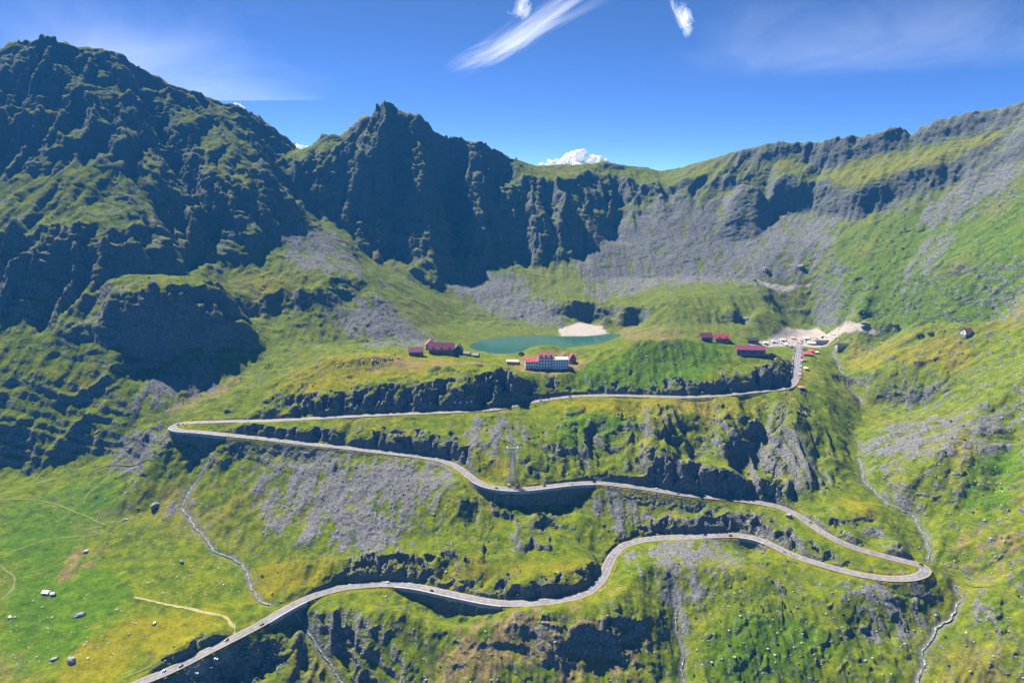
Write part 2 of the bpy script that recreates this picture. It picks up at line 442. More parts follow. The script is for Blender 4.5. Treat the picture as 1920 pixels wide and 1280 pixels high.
def road_at(x, y):
    fx = (x - rx0) / RG; fy = (y - ry0) / RG
    ok = (fx > 0) & (fy > 0) & (fx < rnx - 1.01) & (fy < rny - 1.01)
    i = np.clip(fx, 0, rnx - 2).astype(int); j = np.clip(fy, 0, rny - 2).astype(int)
    u = np.clip(fx - i, 0, 1); v = np.clip(fy - j, 0, 1)
    def L(A): return (A[j, i] * (1 - u) + A[j, i + 1] * u) * (1 - v) + (A[j + 1, i] * (1 - u) + A[j + 1, i + 1] * u) * v
    return np.where(ok, L(RD), 60.0), np.where(ok, L(RZ), 0.0), np.where(ok, RK[j, i], 0.0)
def carve(x, y, z):
    d, rz, wk = road_at(x, y)
    e = np.maximum(d - 6.0, 0)
    n1 = fbm(x, y, 17.0, 4, 511, 0.6); n2 = fbm(x, y, 46.0, 2, 521)
    lo = rz - 0.45 - (1.1 + 4.0 * wk + 1.4 * np.abs(n1)) * e
    hi = rz - 0.45 + np.clip(1.9 + 2.6 * n1 + 2.0 * n2, 0.55, 4.5) * np.maximum(e + np.minimum(1.5 * n1 * e, 3.0), 0)
    hm = bil(Hm, x, y)
    hi = np.where((hm < rz - 1.0) & (d > 4), np.minimum(hi, rz - 0.7 - 0.06 * e), hi); lo = np.minimum(lo, hi)
    k = 1 - sstep(26, 44, d)
    return np.where(d < 44, z * (1 - k) + np.clip(z, lo, hi) * k, z)
Hc = carve(GXX, GYY, Hm)
def ground_px(px, py, H=None):
    """first point of the landform met by the line of sight through a pixel (used for surveying positions)"""
    H = Hc if H is None else H
    d = ray(px, py); t = np.arange(150.0, 2600.0, 1.0) / d[1]
    x = d[0] * t; y = d[1] * t; z = CAM_H + d[2] * t
    h = bil(H, x, y); k = np.nonzero(h >= z)[0]
    if len(k) == 0: return None
    k = k[0]
    return np.array((x[k], y[k], h[k]))
print('landform', round(time.time() - T0, 1))

# ------------------------------------------------------------------ ground cover: areas read off the photograph, laid on the land
COVER = {
 'scree': [
  [(440,895),(600,858),(830,868),(855,895),(800,990),(745,1050),(580,1020),(500,960)],
  [(1095,925),(1250,935),(1300,960),(1200,992),(1150,1000),(1080,962)],
  [(1560,1115),(1780,1090),(1770,1150),(1640,1215),(1590,1180)],
  [(1170,1030),(1400,1015),(1420,1040),(1320,1080),(1290,1140),(1280,1230),(1262,1230),(1245,1110)],
  [(1120,395),(1250,375),(1380,352),(1560,392),(1590,425),(1480,530),(1330,530),(1200,545),(1110,565),(1085,480)],
  [(820,480),(960,510),(1050,590),(1060,620),(960,600),(870,570)],
  [(560,405),(650,460),(620,530),(540,480),(500,430)],
  [(600,560),(720,560),(820,640),(760,655),(640,620)],
  [(310,690),(450,650),(400,720),(330,760),(250,800),(270,740)],
  [(1640,800),(1760,790),(1900,760),(1920,800),(1800,850),(1660,885),(1620,840)],
  [(1655,715),(1780,720),(1780,755),(1690,772)],
  [(1745,440),(1800,430),(1690,610),(1655,620)],
  [(1800,330),(1920,290),(1920,340),(1840,390),(1760,430),(1720,420)],
  [(230,800),(310,806),(330,860),(200,875)],
  [(850,785),(980,790),(960,860),(890,850)],
  [(320,930),(370,920),(400,1010),(350,1000)],
  [(640,1190),(700,1200),(660,1280),(610,1270)],
  [(600,460),(660,480),(680,520),(640,530)],
 ],
 'dry': [
  [(85,1065),(150,1025),(195,1030),(175,1072),(100,1105)],
  [(1780,990),(1880,985),(1925,1060),(1925,1130),(1840,1080)],
  [(780,1285),(800,1230),(850,1205),(830,1285)],
  [(780,1290),(830,1200),(900,1165),(1150,1145),(1230,1180),(1235,1290)],
  [(1130,1170),(1230,1160),(1230,1200),(1150,1190)],
  [(930,676),(985,668),(1090,655),(1115,668),(1075,700),(985,704)],
  [(640,690),(760,672),(930,680),(900,690),(700,700)],
  [(1180,640),(1280,632),(1300,640),(1200,650)],
  [(55,1125),(150,1115),(120,1135),(70,1140)],
  [(330,740),(420,700),(470,710),(380,760),(290,790)],
  [(1150,600),(1290,625),(1250,640),(1180,640)],
 ],
 'yellow': [
  [(480,740),(620,665),(860,672),(940,690),(800,700),(600,740)],
  [(430,1080),(560,1040),(1000,1060),(1120,1050),(1100,1090),(900,1110),(640,1090),(480,1140)],
  [(1580,650),(1830,640),(1830,690),(1600,700)],
  [(200,1160),(440,1140),(420,1190),(200,1290),(80,1290)],
  [(1000,750),(1480,745),(1400,775),(1100,775)],
  [(1570,940),(1640,935),(1700,980),(1600,975)],
  [(880,870),(960,850),(960,905),(920,905)],
  [(440,520),(500,500),(600,530),(480,560)],
  [(1540,350),(1620,298),(1860,246),(1910,244),(1800,290),(1600,356)],
  [(1410,340),(1430,300),(1500,285),(1490,320)],
  [(820,930),(880,900),(860,960),(820,1000)],
 ],
 'lush': [
  [(0,950),(200,880),(250,960),(120,1020),(250,1100),(200,1200),(0,1290)],
  [(1580,440),(1700,400),(1920,330),(1920,560),(1700,620),(1520,600)],
  [(1050,780),(1250,760),(1200,800),(1020,860)],
  [(1080,690),(1250,640),(1450,660),(1300,740),(1080,735)],
  [(1340,1150),(1500,1160),(1620,1240),(1400,1290),(1320,1280)],
  [(1780,880),(1920,800),(1920,950),(1800,960)],
 ],
 'knob': [
  [(985,765),(1250,755),(1500,745),(1580,850),(1560,920),(1440,935),(1100,895),(960,880),(880,860),(880,790)],
  [(430,1250),(560,1160),(700,1135),(720,1200),(680,1290),(420,1290)],
  [(820,930),(960,960),(1080,950),(1110,1020),(1000,1060),(850,1060),(800,1000)],
  [(470,830),(860,860),(800,890),(560,890)],
  [(480,745),(960,690),(975,750),(500,785)],
  [(620,540),(720,560),(790,630),(700,640),(600,590)],
 ],
 'rock': [
  [(985,656),(1008,644),(1040,645),(1060,656),(1020,662)],
  [(1150,880),(1430,890),(1440,935),(1330,925),(1130,900)],
  [(950,1095),(1040,1080),(1110,1095),(1070,1118),(960,1125)],
  [(1380,800),(1480,790),(1560,900),(1480,940),(1430,900)],
  [(880,1185),(1110,1155),(1150,1215),(1080,1235),(920,1215)],
  [(470,830),(640,850),(800,860),(560,890),(470,880)],
  [(1240,945),(1480,965),(1490,1000),(1240,1000)],
  [(570,1140),(700,1140),(720,1200),(600,1190)],
  [(1590,980),(1690,990),(1700,1025),(1600,1015)],
  [(670,810),(880,820),(890,870),(800,850),(690,840)],
  [(420,1240),(520,1190),(560,1230),(500,1290),(420,1290)],
  [(950,1000),(1040,940),(1080,980),(980,1050),(900,1040)],
 ],
 'smooth': [
  [(1545,345),(1620,302),(1700,282),(1860,250),(1900,246),(1860,268),(1800,285),(1700,318),(1600,352)],
  [(1410,340),(1430,300),(1500,285),(1500,325),(1440,345)],
  [(440,520),(500,450),(570,400),(610,420),(640,490),(610,550),(480,558)],
  [(500,610),(600,580),(700,600),(800,645),(700,668),(600,690),(480,740),(330,790),(240,800),(330,720),(450,670)],
  [(1000,1235),(1200,1225),(1250,1290),(800,1290),(760,1220),(860,1240)],
  [(1330,1060),(1480,1050),(1660,1095),(1770,1100),(1790,1200),(1740,1290),(1300,1290),(1310,1150)],
  [(1100,400),(1380,360),(1560,400),(1580,520),(1300,540),(1120,560)],
  [(860,560),(1050,540),(1050,620),(880,640)],
  [(1580,440),(1700,390),(1925,310),(2300,300),(2300,1300),(1840,1290),(1800,1000),(1640,880),(1640,790),(1560,600)],
 ],
 'pale': [
  [(1045,618),(1085,604),(1125,610),(1145,628),(1100,631),(1050,630)],
  [(1478,612),(1532,614),(1560,622),(1645,620),(1640,630),(1560,640),(1530,652),(1470,650),(1400,648),(1440,636)],
  [(1412,524),(1440,530),(1470,536),(1525,527),(1524,532),(1470,547),(1440,540)],
  [(330,1262),(420,1215),(450,1205),(440,1225),(400,1255),(340,1275)],
 ],
}
def poly_mask(P):
    P = np.array([g[:2] for g in (ground_px(*q) for q in P) if g is not None])
    m = np.zeros((NY, NX), bool)
    if len(P) < 3: return m
    i0 = max(0, int((P[:, 0].min() - GX0) / G) - 1); i1 = min(NX, int((P[:, 0].max() - GX0) / G) + 2)
    j0 = max(0, int((P[:, 1].min() - GY0) / G) - 1); j1 = min(NY, int((P[:, 1].max() - GY0) / G) + 2)
    X = GXX[j0:j1, i0:i1]; Y = GYY[j0:j1, i0:i1]; r = np.zeros(X.shape, bool)
    for (ax, ay), (bx, by) in zip(P, np.roll(P, -1, 0)):
        if ay == by: continue
        r ^= ((ay > Y) != (by > Y)) & (X < (bx - ax) * (Y - ay) / (by - ay) + ax)
    m[j0:j1, i0:i1] = r
    return m
CM = {}
for kind, polys in COVER.items():
    A = np.zeros((NY, NX))
    for P in polys: A = np.maximum(A, blur(poly_mask(P).astype(float), 0.8 if kind == 'pale' else 6.0 if kind == 'scree' else 4.0))
    CM[kind] = A
gy, gx = np.gradient(blur(Hm, 1.5), G)
gsy, gsx = np.gradient(blur(Hm, 7.0), G)
hsy, hsx = np.gradient(blur(Hm, 16.0), G)
SL = np.hypot(gx, gy)
SLs = blur(SL, 2.0)
LAKE_C = at_z(1015, 645, 0.0)
lake_d = np.hypot((GXX - LAKE_C[0]) / 190.0, (GYY - LAKE_C[1]) / 95.0)
print('cover', round(time.time() - T0, 1))

STREAMS = [
 ([(398,858),(375,890),(345,938),(368,985),(395,1020),(430,1045),(462,1065),(465,1095),(480,1115),(512,1133)], 3.0),
 ([(1612,858),(1618,885),(1622,905),(1660,940),(1700,962),(1715,975),(1732,1000),(1738,1030),(1744,1052)], 2.6),
 ([(1790,1095),(1803,1115),(1800,1135),(1785,1160),(1765,1180),(1752,1195),(1735,1215),(1732,1235),(1728,1252),(1722,1290)], 3.0),
 ([(1562,660),(1568,672),(1585,705),(1600,735),(1620,757)], 2.2),
 ([(560,1158),(566,1165),(580,1185),(598,1212),(620,1245),(650,1285)], 2.6),
 ([(1262,1110),(1265,1130),(1270,1160),(1278,1210),(1282,1285)], 1.6),
]
TRACKS = [
 ([(438,1190),(438,1172),(425,1158),(395,1150),(350,1140),(290,1128),(250,1118)], 3.6, 1),
 ([(0,928),(60,908),(140,888),(230,870),(290,864)], 3.2, 0),
 ([(0,935),(80,938),(140,958),(200,985)], 2.6, 0),
 ([(212,868),(200,895),(165,925),(158,945)], 1.8, 0),
 ([(20,1035),(90,1012),(160,1004),(215,1000)], 1.8, 0),
 ([(0,1125),(25,1100),(24,1080),(0,1060)], 2.0, 0),
 ([(1905,1130),(1850,1100),(1800,1085),(1765,1070)], 2.0, 0),
 ([(1780,970),(1840,985),(1890,1000)], 2.0, 0),
 ([(320,1225),(280,1250),(220,1275)], 1.8, 0),
]
def survey(P, wob, seed, step=2.0):
    q = [g for g in (ground_px(*p) for p in P) if g is not None]
    L = catmull(q, 8); d = np.r_[0, np.cumsum(np.hypot(np.diff(L[:, 0]), np.diff(L[:, 1])))]
    t = np.arange(0, d[-1], step)
    L = np.stack([np.interp(t, d, L[:, k]) for k in range(2)], 1)
    if wob:
        L[:, 0] += wob * fbm(t, t * 0 + seed, 26.0, 3, seed); L[:, 1] += wob * fbm(t, t * 0 + seed + 50, 26.0, 3, seed + 3)
    z = bil(Hc, L[:, 0], L[:, 1])
    return np.c_[L, smooth_line(z[:, None], 10)[:, 0]]
STREAM_L = [survey(P, 7.0, 40 + k) for k, (P, w_) in enumerate(STREAMS)]
TRACK_L = [survey(P, 2.5, 70 + k) for k, (P, w_, q_) in enumerate(TRACKS)]
def near_raster(Ls, n):
    D = np.full((rny2, rnx2), 40.0); ZZ = np.zeros((rny2, rnx2))
    for L in Ls:
        for p in L:
            ci = int((p[0] - sx0) / RG); cj = int((p[1] - sy0) / RG)
            a0, a1, b0, b1 = max(0, ci - n), min(rnx2, ci + n), max(0, cj - n), min(rny2, cj + n)
            if a1 <= a0 or b1 <= b0: continue
            XX, YY = np.meshgrid(sx0 + RG * np.arange(a0, a1), sy0 + RG * np.arange(b0, b1))
            dd = np.hypot(XX - p[0], YY - p[1]); S_ = D[b0:b1, a0:a1]; mm_ = dd < S_
            S_[mm_] = dd[mm_]; ZZ[b0:b1, a0:a1][mm_] = p[2]
    return D, ZZ
sx0, sy0 = -800.0, 350.0; rnx2 = int(1600 / RG); rny2 = int(900 / RG)
def near_at(A, x, y, out):
    fx = (x - sx0) / RG; fy = (y - sy0) / RG
    ok = (fx > 0) & (fy > 0) & (fx < rnx2 - 1.01) & (fy < rny2 - 1.01)
    i = np.clip(fx, 0, rnx2 - 2).astype(int); j = np.clip(fy, 0, rny2 - 2).astype(int)
    u_ = np.clip(fx - i, 0, 1); v_ = np.clip(fy - j, 0, 1)
    return np.where(ok, (A[j, i] * (1 - u_) + A[j, i + 1] * u_) * (1 - v_) + (A[j + 1, i] * (1 - u_) + A[j + 1, i + 1] * u_) * v_, out)
ST_D, ST_Z = near_raster(STREAM_L, 12); TK_D, TK_Z = near_raster(TRACK_L, 6)

# ------------------------------------------------------------------ the ground sheet: a graded grid, finer where the land is steep
NA, NRW = 1000, 1100
az = np.linspace(math.radians(-47), math.radians(47), NA)
rf = np.linspace(190.0, 2500.0, 1500)
AZ, RF = np.meshgrid(az, rf, indexing='ij')
hz = bil(Hc, RF * np.sin(AZ), RF * np.cos(AZ))
dz = np.diff(hz, axis=1); dr = rf[1] - rf[0]
wgt = np.sqrt(dr ** 2 + (1.5 * dz) ** 2) / (RF[:, 1:] ** 0.75)
wgt *= np.where(dz / dr < -0.35, 0.35, 1.0)
d_r, _, _ = road_at((RF * np.sin(AZ))[:, 1:], (RF * np.cos(AZ))[:, 1:])
wgt *= 1 + 0.6 * (d_r < 14)
wgt = blur(wgt, 3.0)
cum = np.concatenate((np.zeros((NA, 1)), np.cumsum(wgt, 1)), 1)
cum /= cum[:, -1:]
u = np.linspace(0, 1, NRW)
RR = np.stack([np.interp(u, cum[i], rf) for i in range(NA)])
AA = np.repeat(az[:, None], NRW, 1)
X = RR * np.sin(AA); Y = RR * np.cos(AA)
x = X.ravel(); y = Y.ravel()
z0 = bil(Hm, x, y); sl = bil(SLs, x, y); s1 = bil(SL, x, y)
d_r, _, _ = road_at(x, y)
away = sstep(6.5, 15, d_r)
lk = sstep(0.85, 1.35, bil(lake_d, x, y))
scr = bil(CM['scree'], x, y); rokm = bil(CM['rock'], x, y); palm = bil(CM['pale'], x, y)
lushm = bil(CM['lush'], x, y); yelm = bil(CM['yellow'], x, y); drym = bil(CM['dry'], x, y)
keep = away * lk * (1 - 0.85 * np.clip(palm, 0, 1))
mt = sstep(15, 110, z0)
smm = bil(CM['smooth'], x, y)
crag = np.clip(sstep(0.55, 1.05, sl) * (1 - 0.85 * smm) + 0.7 * rokm, 0, 1) * (1 - 0.7 * scr)
# noise drawn out along the fall line: runnels, scree tongues, ribs
ang = np.arctan2(bil(gsy, x, y), bil(gsx, x, y))
def streak(wa, wb, octs, seed, ang=ang, px_=None, py_=None):
    X_ = x if px_ is None else px_; Y__ = y if py_ is None else py_
    s = 0; t = 0
    for k in range(4):
        th = k * math.pi / 4; w = np.abs(np.cos(ang - th)) ** 6
        ca, sa = math.cos(th), math.sin(th)
        s = s + w * fbm((X_ * ca + Y__ * sa) / wa, (-X_ * sa + Y__ * ca) / wb, 1.0, octs, seed + k); t = t + w
    return s / t
stk = streak(85.0, 15.0, 3, 301); stk2 = streak(34.0, 5.5, 2, 331)
meadow = sstep(0.30, 0.12, sl) * (1 - mt)
wx = x + 22 * fbm(x, y, 90, 3, 3); wy = y + 22 * fbm(x, y, 90, 3, 5)
zn = np.zeros_like(x)
rgt = 1 - 0.62 * sstep(250, 560, x)
angb = np.arctan2(bil(hsy, x, y), bil(hsx, x, y))
spur = 1 - 2.6 * np.abs(streak(300.0, 62.0, 2, 401, angb, wx, wy)); rib = 1 - 2.6 * np.abs(streak(120.0, 24.0, 2, 431, angb, wx, wy))
zn += mt * sstep(0.4, 0.8, sl) * (1 - smm) * rgt * (30 * (spur - 0.45) + 9 * (rib - 0.45))
zn += mt * crag * rgt * 34 * (ridged(wx, wy, 210, 5, 21) - 0.42)
zn += mt * crag * 6 * (0.45 - np.abs(stk + 0.35 * fbm(x, y, 30, 2, 19)) * 2.0)
zn += mt * (0.25 + 0.75 * crag) * (1 - 0.8 * smm) * 12 * rgt * (ridged(wx * 1.0 + wy * 0.25, wy * 0.8, 70, 4, 41) - 0.42)
zn += (1 - mt) * crag * 13 * (ridged(wx, wy, 62, 5, 61) - 0.45)
zn += (1 - meadow) * (1 - 0.6 * crag) * 5.0 * fbm(x, y, 62, 4, 71)
zn += meadow * 2.2 * fbm(x, y, 48, 4, 81)
zn += (0.35 + 0.65 * (1 - meadow)) * 1.1 * fbm(x, y, 13, 3, 91) * (1 - 0.3 * crag)
zn += (1 - 0.75 * meadow) * 0.55 * fbm(x, y, 4.2, 2, 93)
zn += scr * 1.0 * fbm(x, y, 7, 3, 95, 0.6)
slope_m = sstep(0.16, 0.5, sl) * (1 - 0.5 * crag)
zn += slope_m * (5.5 * stk + 1.6 * stk2) * (1 - 0.45 * scr)
# outcrops: knobs with steep fronts
oc = fbm(wx, wy, 55, 4, 171, 0.55); oc2 = fbm(wx, wy, 21, 3, 173, 0.55)
knb = bil(CM['knob'], x, y)
free = (1 - 0.8 * scr) * (1 - 0.8 * smm) * np.clip(sstep(0.3, 0.7, knb + 0.4 * fbm(x, y, 40, 2, 77)) + 0.75 * mt * crag + 0.15, 0, 1)
zn += free * (7.0 * sstep(0.10, 0.17, oc) + 2.4 * sstep(0.16, 0.28, oc2)) * (0.6 - 0.2 * mt)
zn += smm * 2.2 * sstep(0.2, 0.3, oc2)
zn *= 1 - 0.5 * scr * mt
but = 1 - 2.6 * np.abs(streak(150.0, 36.0, 2, 461, angb, wx, wy))
zn += (1 - mt) * sstep(0.22, 0.5, sl) * (1 - smm) * (1 - scr) * (0.35 + 0.65 * np.clip(knb, 0, 1)) * 11 * (but - 0.5)
# ledges: strata dipping across the crags
st = z0 + zn + 0.16 * x + 22 * fbm(x, y, 150, 3, 99)
for step, amp, msk in ((34.0, 6.0, mt * crag * np.clip(2 * rgt - 1, 0, 1)), (13.0, 4.5, crag * np.clip(2 * rgt - 1, 0.2, 1))):
    q = st / step; f = q - np.floor(q)
    zn += msk * amp * (sstep(0.25, 0.75, f) - f)
st_d = near_at(ST_D, x, y, 40.0); tk_d = near_at(TK_D, x, y, 40.0)
keep = keep * sstep(2.5, 12, st_d) * sstep(1.5, 7, tk_d)
z = z0 + zn * keep
z -= 1.6 * sstep(6.0, 2.0, st_d)
z = carve(x, y, z)
# crumple the rock sideways too
Z2 = z.reshape(NA, NRW)
def normals(X, Y, Z):
    ax = [np.gradient(A, axis=0) for A in (X, Y, Z)]; bx = [np.gradient(A, axis=1) for A in (X, Y, Z)]
    nx = ax[1] * bx[2] - ax[2] * bx[1]; ny = ax[2] * bx[0] - ax[0] * bx[2]; nz = ax[0] * bx[1] - ax[1] * bx[0]
    l = np.sqrt(nx * nx + ny * ny + nz * nz) + 1e-9; s = np.sign(nz); s[s == 0] = 1
    return nx / l * s, ny / l * s, nz / l * s
n_x, n_y, n_z = (a.ravel() for a in normals(X, Y, Z2))
steep = sstep(0.86, 0.62, n_z) * keep
dsp = np.zeros_like(x)
for wl, am, sd in ((30.0, 4.6, 1), (12.0, 2.2, 2), (5.0, 1.0, 3)):
    n3 = noise3(x / wl, y / wl, z / (wl * 0.7), sd)
    dsp += am * (n3 if sd == 1 else 0.7 - 2.2 * np.abs(n3))
dsp *= steep * (0.55 + 0.45 * mt) * (0.4 + 0.6 * np.where(z > 120, rgt, 1.0))
hl = np.hypot(n_x, n_y) + 1e-6
x = x + n_x * dsp; y = y + n_y * dsp; z = z + 0.35 * n_z * dsp
X = x.reshape(NA, NRW); Y = y.reshape(NA, NRW); Z2 = z.reshape(NA, NRW)
n_x, n_y, n_z = (a.ravel() for a in normals(X, Y, Z2))
# cover shares at every vertex
n_a = fbm(x, y, 34, 4, 131); n_b = fbm(x, y, 11, 4, 137); n_c = fbm(x, y, 120, 3, 139); n_d = fbm(x, y, 5.0, 2, 149)
rock = sstep(0.72, 0.56, n_z + 0.10 * n_b + 0.05 * n_d + 0.14 * smm)
rock = np.maximum(rock, sstep(0.35, 0.75, rokm + 0.55 * n_b + 0.2 * n_a) * sstep(0.95, 0.80, n_z))
rock = np.maximum(rock, mt * sstep(0.15, 0.55, n_a + 0.6 * n_b + 0.30 * crag - 0.35 * lushm - 0.35 * yelm - 0.2 * smm) * 0.7)
screm = sstep(0.36, 0.66, scr + scr * (1 - 0.45 * scr) * (2.0 * n_b + 3.4 * stk + 1.8 * stk2 + 1.4 * n_a) + 0.6 * n_d * scr)
screm = np.maximum(screm, smm * sstep(0.20, 0.38, n_b + 0.5 * n_d + 0.5 * stk2 - 0.5 * lushm) * 0.55)
rd_edge_ = sstep(12, 6.5, d_r)
fleck = 0.42 * sstep(0.30, 0.40, n_d + 0.35 * n_b) * (1 - meadow) * (1 - rd_edge_) * (y < 1300)
rd_edge = rd_edge_
scrm_s = sstep(5.5, 2.0, st_d + 5 * n_b)
screm_ = np.maximum(np.maximum(screm, 0.6 * scrm_s), fleck)
shore_ = sstep(1.25, 1.05, bil(lake_d, x, y)) * sstep(2.4, 0.8, z) * sstep(-1.5, 0.0, z)
pale = sstep(0.35, 0.75, palm + 0.7 * palm * (n_b + n_d))
dry = np.clip(sstep(0.40, 0.85, drym + 1.2 * drym * (n_b + n_a + stk2)) + 0.45 * sstep(0.15, 0.6, n_c + 0.5 * n_b + 0.4 * stk), 0, 1)
yel = np.clip(sstep(0.3, 0.75, yelm + yelm * (0.9 * n_a + 0.9 * stk + 0.6 * n_b)) + 0.5 * sstep(0.0, 0.5, n_c * 0.8 + 0.4 * n_a - 0.4 * lushm) + 0.8 * rd_edge, 0, 1)
lush = sstep(0.3, 0.75, lushm + 0.4 * n_a)
dark = 0.8 * sstep(0.16, 0.42, n_d + 0.5 * n_b) * (1 - meadow) + sstep(0.10, 0.50, n_b * 0.8 - n_a * 0.5 + 0.3 * n_d + 0.6 * stk2 * slope_m)
dark = np.clip(dark, 0, 1)
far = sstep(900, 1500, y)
def make_grid(name, X, Y, Z):
    n, m = X.shape
    co = np.stack((X, Y, Z), -1).reshape(-1, 3).astype(np.float32)
    i, j = np.meshgrid(np.arange(n - 1), np.arange(m - 1), indexing='ij')
    a = (i * m + j).ravel(); q = np.stack((a, a + 1, a + m + 1, a + m), 1)[:, ::1].astype(np.int32)
    q = q[:, ::-1]
    me = bpy.data.meshes.new(name)
    me.vertices.add(len(co)); me.vertices.foreach_set('co', co.ravel())
    me.loops.add(q.size); me.loops.foreach_set('vertex_index', q.ravel())
    me.polygons.add(len(q)); me.polygons.foreach_set('loop_start', np.arange(0, q.size, 4, dtype=np.int32))
    me.update(calc_edges=True)
    me.polygons.foreach_set('use_smooth', np.ones(len(q), bool))
    o = bpy.data.objects.new(name, me); COL.objects.link(o)
    return o
def point_color(me, name, *chs):
    at = me.attributes.new(name, 'FLOAT_COLOR', 'POINT')
    d = np.ones((len(me.vertices), 4), np.float32)
    for k, c in enumerate(chs): d[:, k] = c
    at.data.foreach_set('color', d.ravel())
ground = make_grid('ground', X, Y, Z2)
ground['kind'] = 'structure'
point_color(ground.data, 'cover', rock, screm_, pale, dry)
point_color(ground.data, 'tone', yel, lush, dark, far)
FX, FY, FZ = X, Y, Z2
print('ground mesh', len(ground.data.vertices), round(time.time() - T0, 1))

# heights of the finished ground, for setting things down on it (max of the sheet near a plan position)
GF = 2.0
def build_final_raster():
    nx, ny = int(1700 / GF), int(1700 / GF)
    A = np.full((ny, nx), -999.0)
    i = ((x + 850) / GF).astype(int); j = ((y - 300) / GF).astype(int)
    ok = (i >= 0) & (j >= 0) & (i < nx) & (j < ny)
    S = np.zeros((ny, nx)); C = np.zeros((ny, nx))
    np.add.at(S, (j[ok], i[ok]), z[ok]); np.add.at(C, (j[ok], i[ok]), 1)
    A = np.where(C > 0, S / np.maximum(C, 1), -999)
    return A
HF = build_final_raster()
def gz(px_, py_):
    """ground height at plan position"""
    i = int((px_ + 850) / GF); j = int((py_ - 300) / GF)
    if 0 <= i < HF.shape[1] and 0 <= j < HF.shape[0]:
        for r in range(0, 4):
            w = HF[max(0, j - r):j + r + 1, max(0, i - r):i + r + 1]; w = w[w > -900]
            if len(w): return float(w.mean())
    return float(bil(Hc, np.array([px_]), np.array([py_]))[0])
PJ = project(np.stack((x, y, z), 1))
DEPTH = y
_o = np.argsort(DEPTH)[::-1]
PW, PH = 640, 427
IDX = np.full((PH, PW), -1)
_i = (PJ[_o, 0] / 3).astype(int); _j = (PJ[_o, 1] / 3).astype(int)
_ok = (_i >= 0) & (_j >= 0) & (_i < PW) & (_j < PH)
IDX[_j[_ok], _i[_ok]] = _o[_ok]          # nearest vertex wins
def spot(px, py):
    """nearest visible ground vertex to a pixel of the photograph"""
    i = int(px / 3); j = int(py / 3)
    for r in range(0, 8):
        w = IDX[max(0, j - r):j + r + 1, max(0, i - r):i + r + 1]; w = w[w >= 0]
        if len(w):
            d = np.hypot(PJ[w, 0] - px, PJ[w, 1] - py); k = w[np.argmin(d)]
            return np.array((x[k], y[k], z[k]))
    return None

# ------------------------------------------------------------------ materials
def N(nt, t, **kw):
    n = nt.nodes.new(t)
    for k, v in kw.items():
        if k in n.inputs.keys() if hasattr(n.inputs, 'keys') else False: n.inputs[k].default_value = v
        else: setattr(n, k, v)
    return n
def new_mat(name, rough=0.9, spec=0.2):
    m = bpy.data.materials.new(name); m.use_nodes = True
    nt = m.node_tree; b = nt.nodes['Principled BSDF']
    b.inputs['Roughness'].default_value = rough; b.inputs['Specular IOR Level'].default_value = spec
    return m, nt, b
def mixc(nt, fac, a, b, mode='MIX'):
    n = nt.nodes.new('ShaderNodeMix'); n.data_type = 'RGBA'; n.blend_type = mode
    for s, v in ((n.inputs[0], fac), (n.inputs[6], a), (n.inputs[7], b)):
        if isinstance(v, (int, float)): s.default_value = v
        elif isinstance(v, tuple): s.default_value = v if len(v) == 4 else v + (1,)
        else: nt.links.new(v, s)
    return n.outputs[2]
def mth(nt, op, a, b=0.0, clamp=False):
    n = nt.nodes.new('ShaderNodeMath'); n.operation = op; n.use_clamp = clamp
    for s, v in ((n.inputs[0], a), (n.inputs[1], b)):
        if isinstance(v, (int, float)): s.default_value = v
        else: nt.links.new(v, s)
    return n.outputs[0]
def noise_tex(nt, scale, detail=4, rough=0.55, vec=None):
    n = nt.nodes.new('ShaderNodeTexNoise'); n.inputs['Scale'].default_value = scale
    n.inputs['Detail'].default_value = detail; n.inputs['Roughness'].default_value = rough
    if vec is not None: nt.links.new(vec, n.inputs['Vector'])
    return n.outputs['Fac']
def ramp(nt, fac, stops):
    n = nt.nodes.new('ShaderNodeValToRGB'); e = n.color_ramp.elements
    while len(e) < len(stops): e.new(0.5)
    for k, (p, c) in enumerate(stops):
        e[k].position = p; e[k].color = c if len(c) == 4 else tuple(c) + (1,)
    nt.links.new(fac, n.inputs['Fac']); return n.outputs['Color']

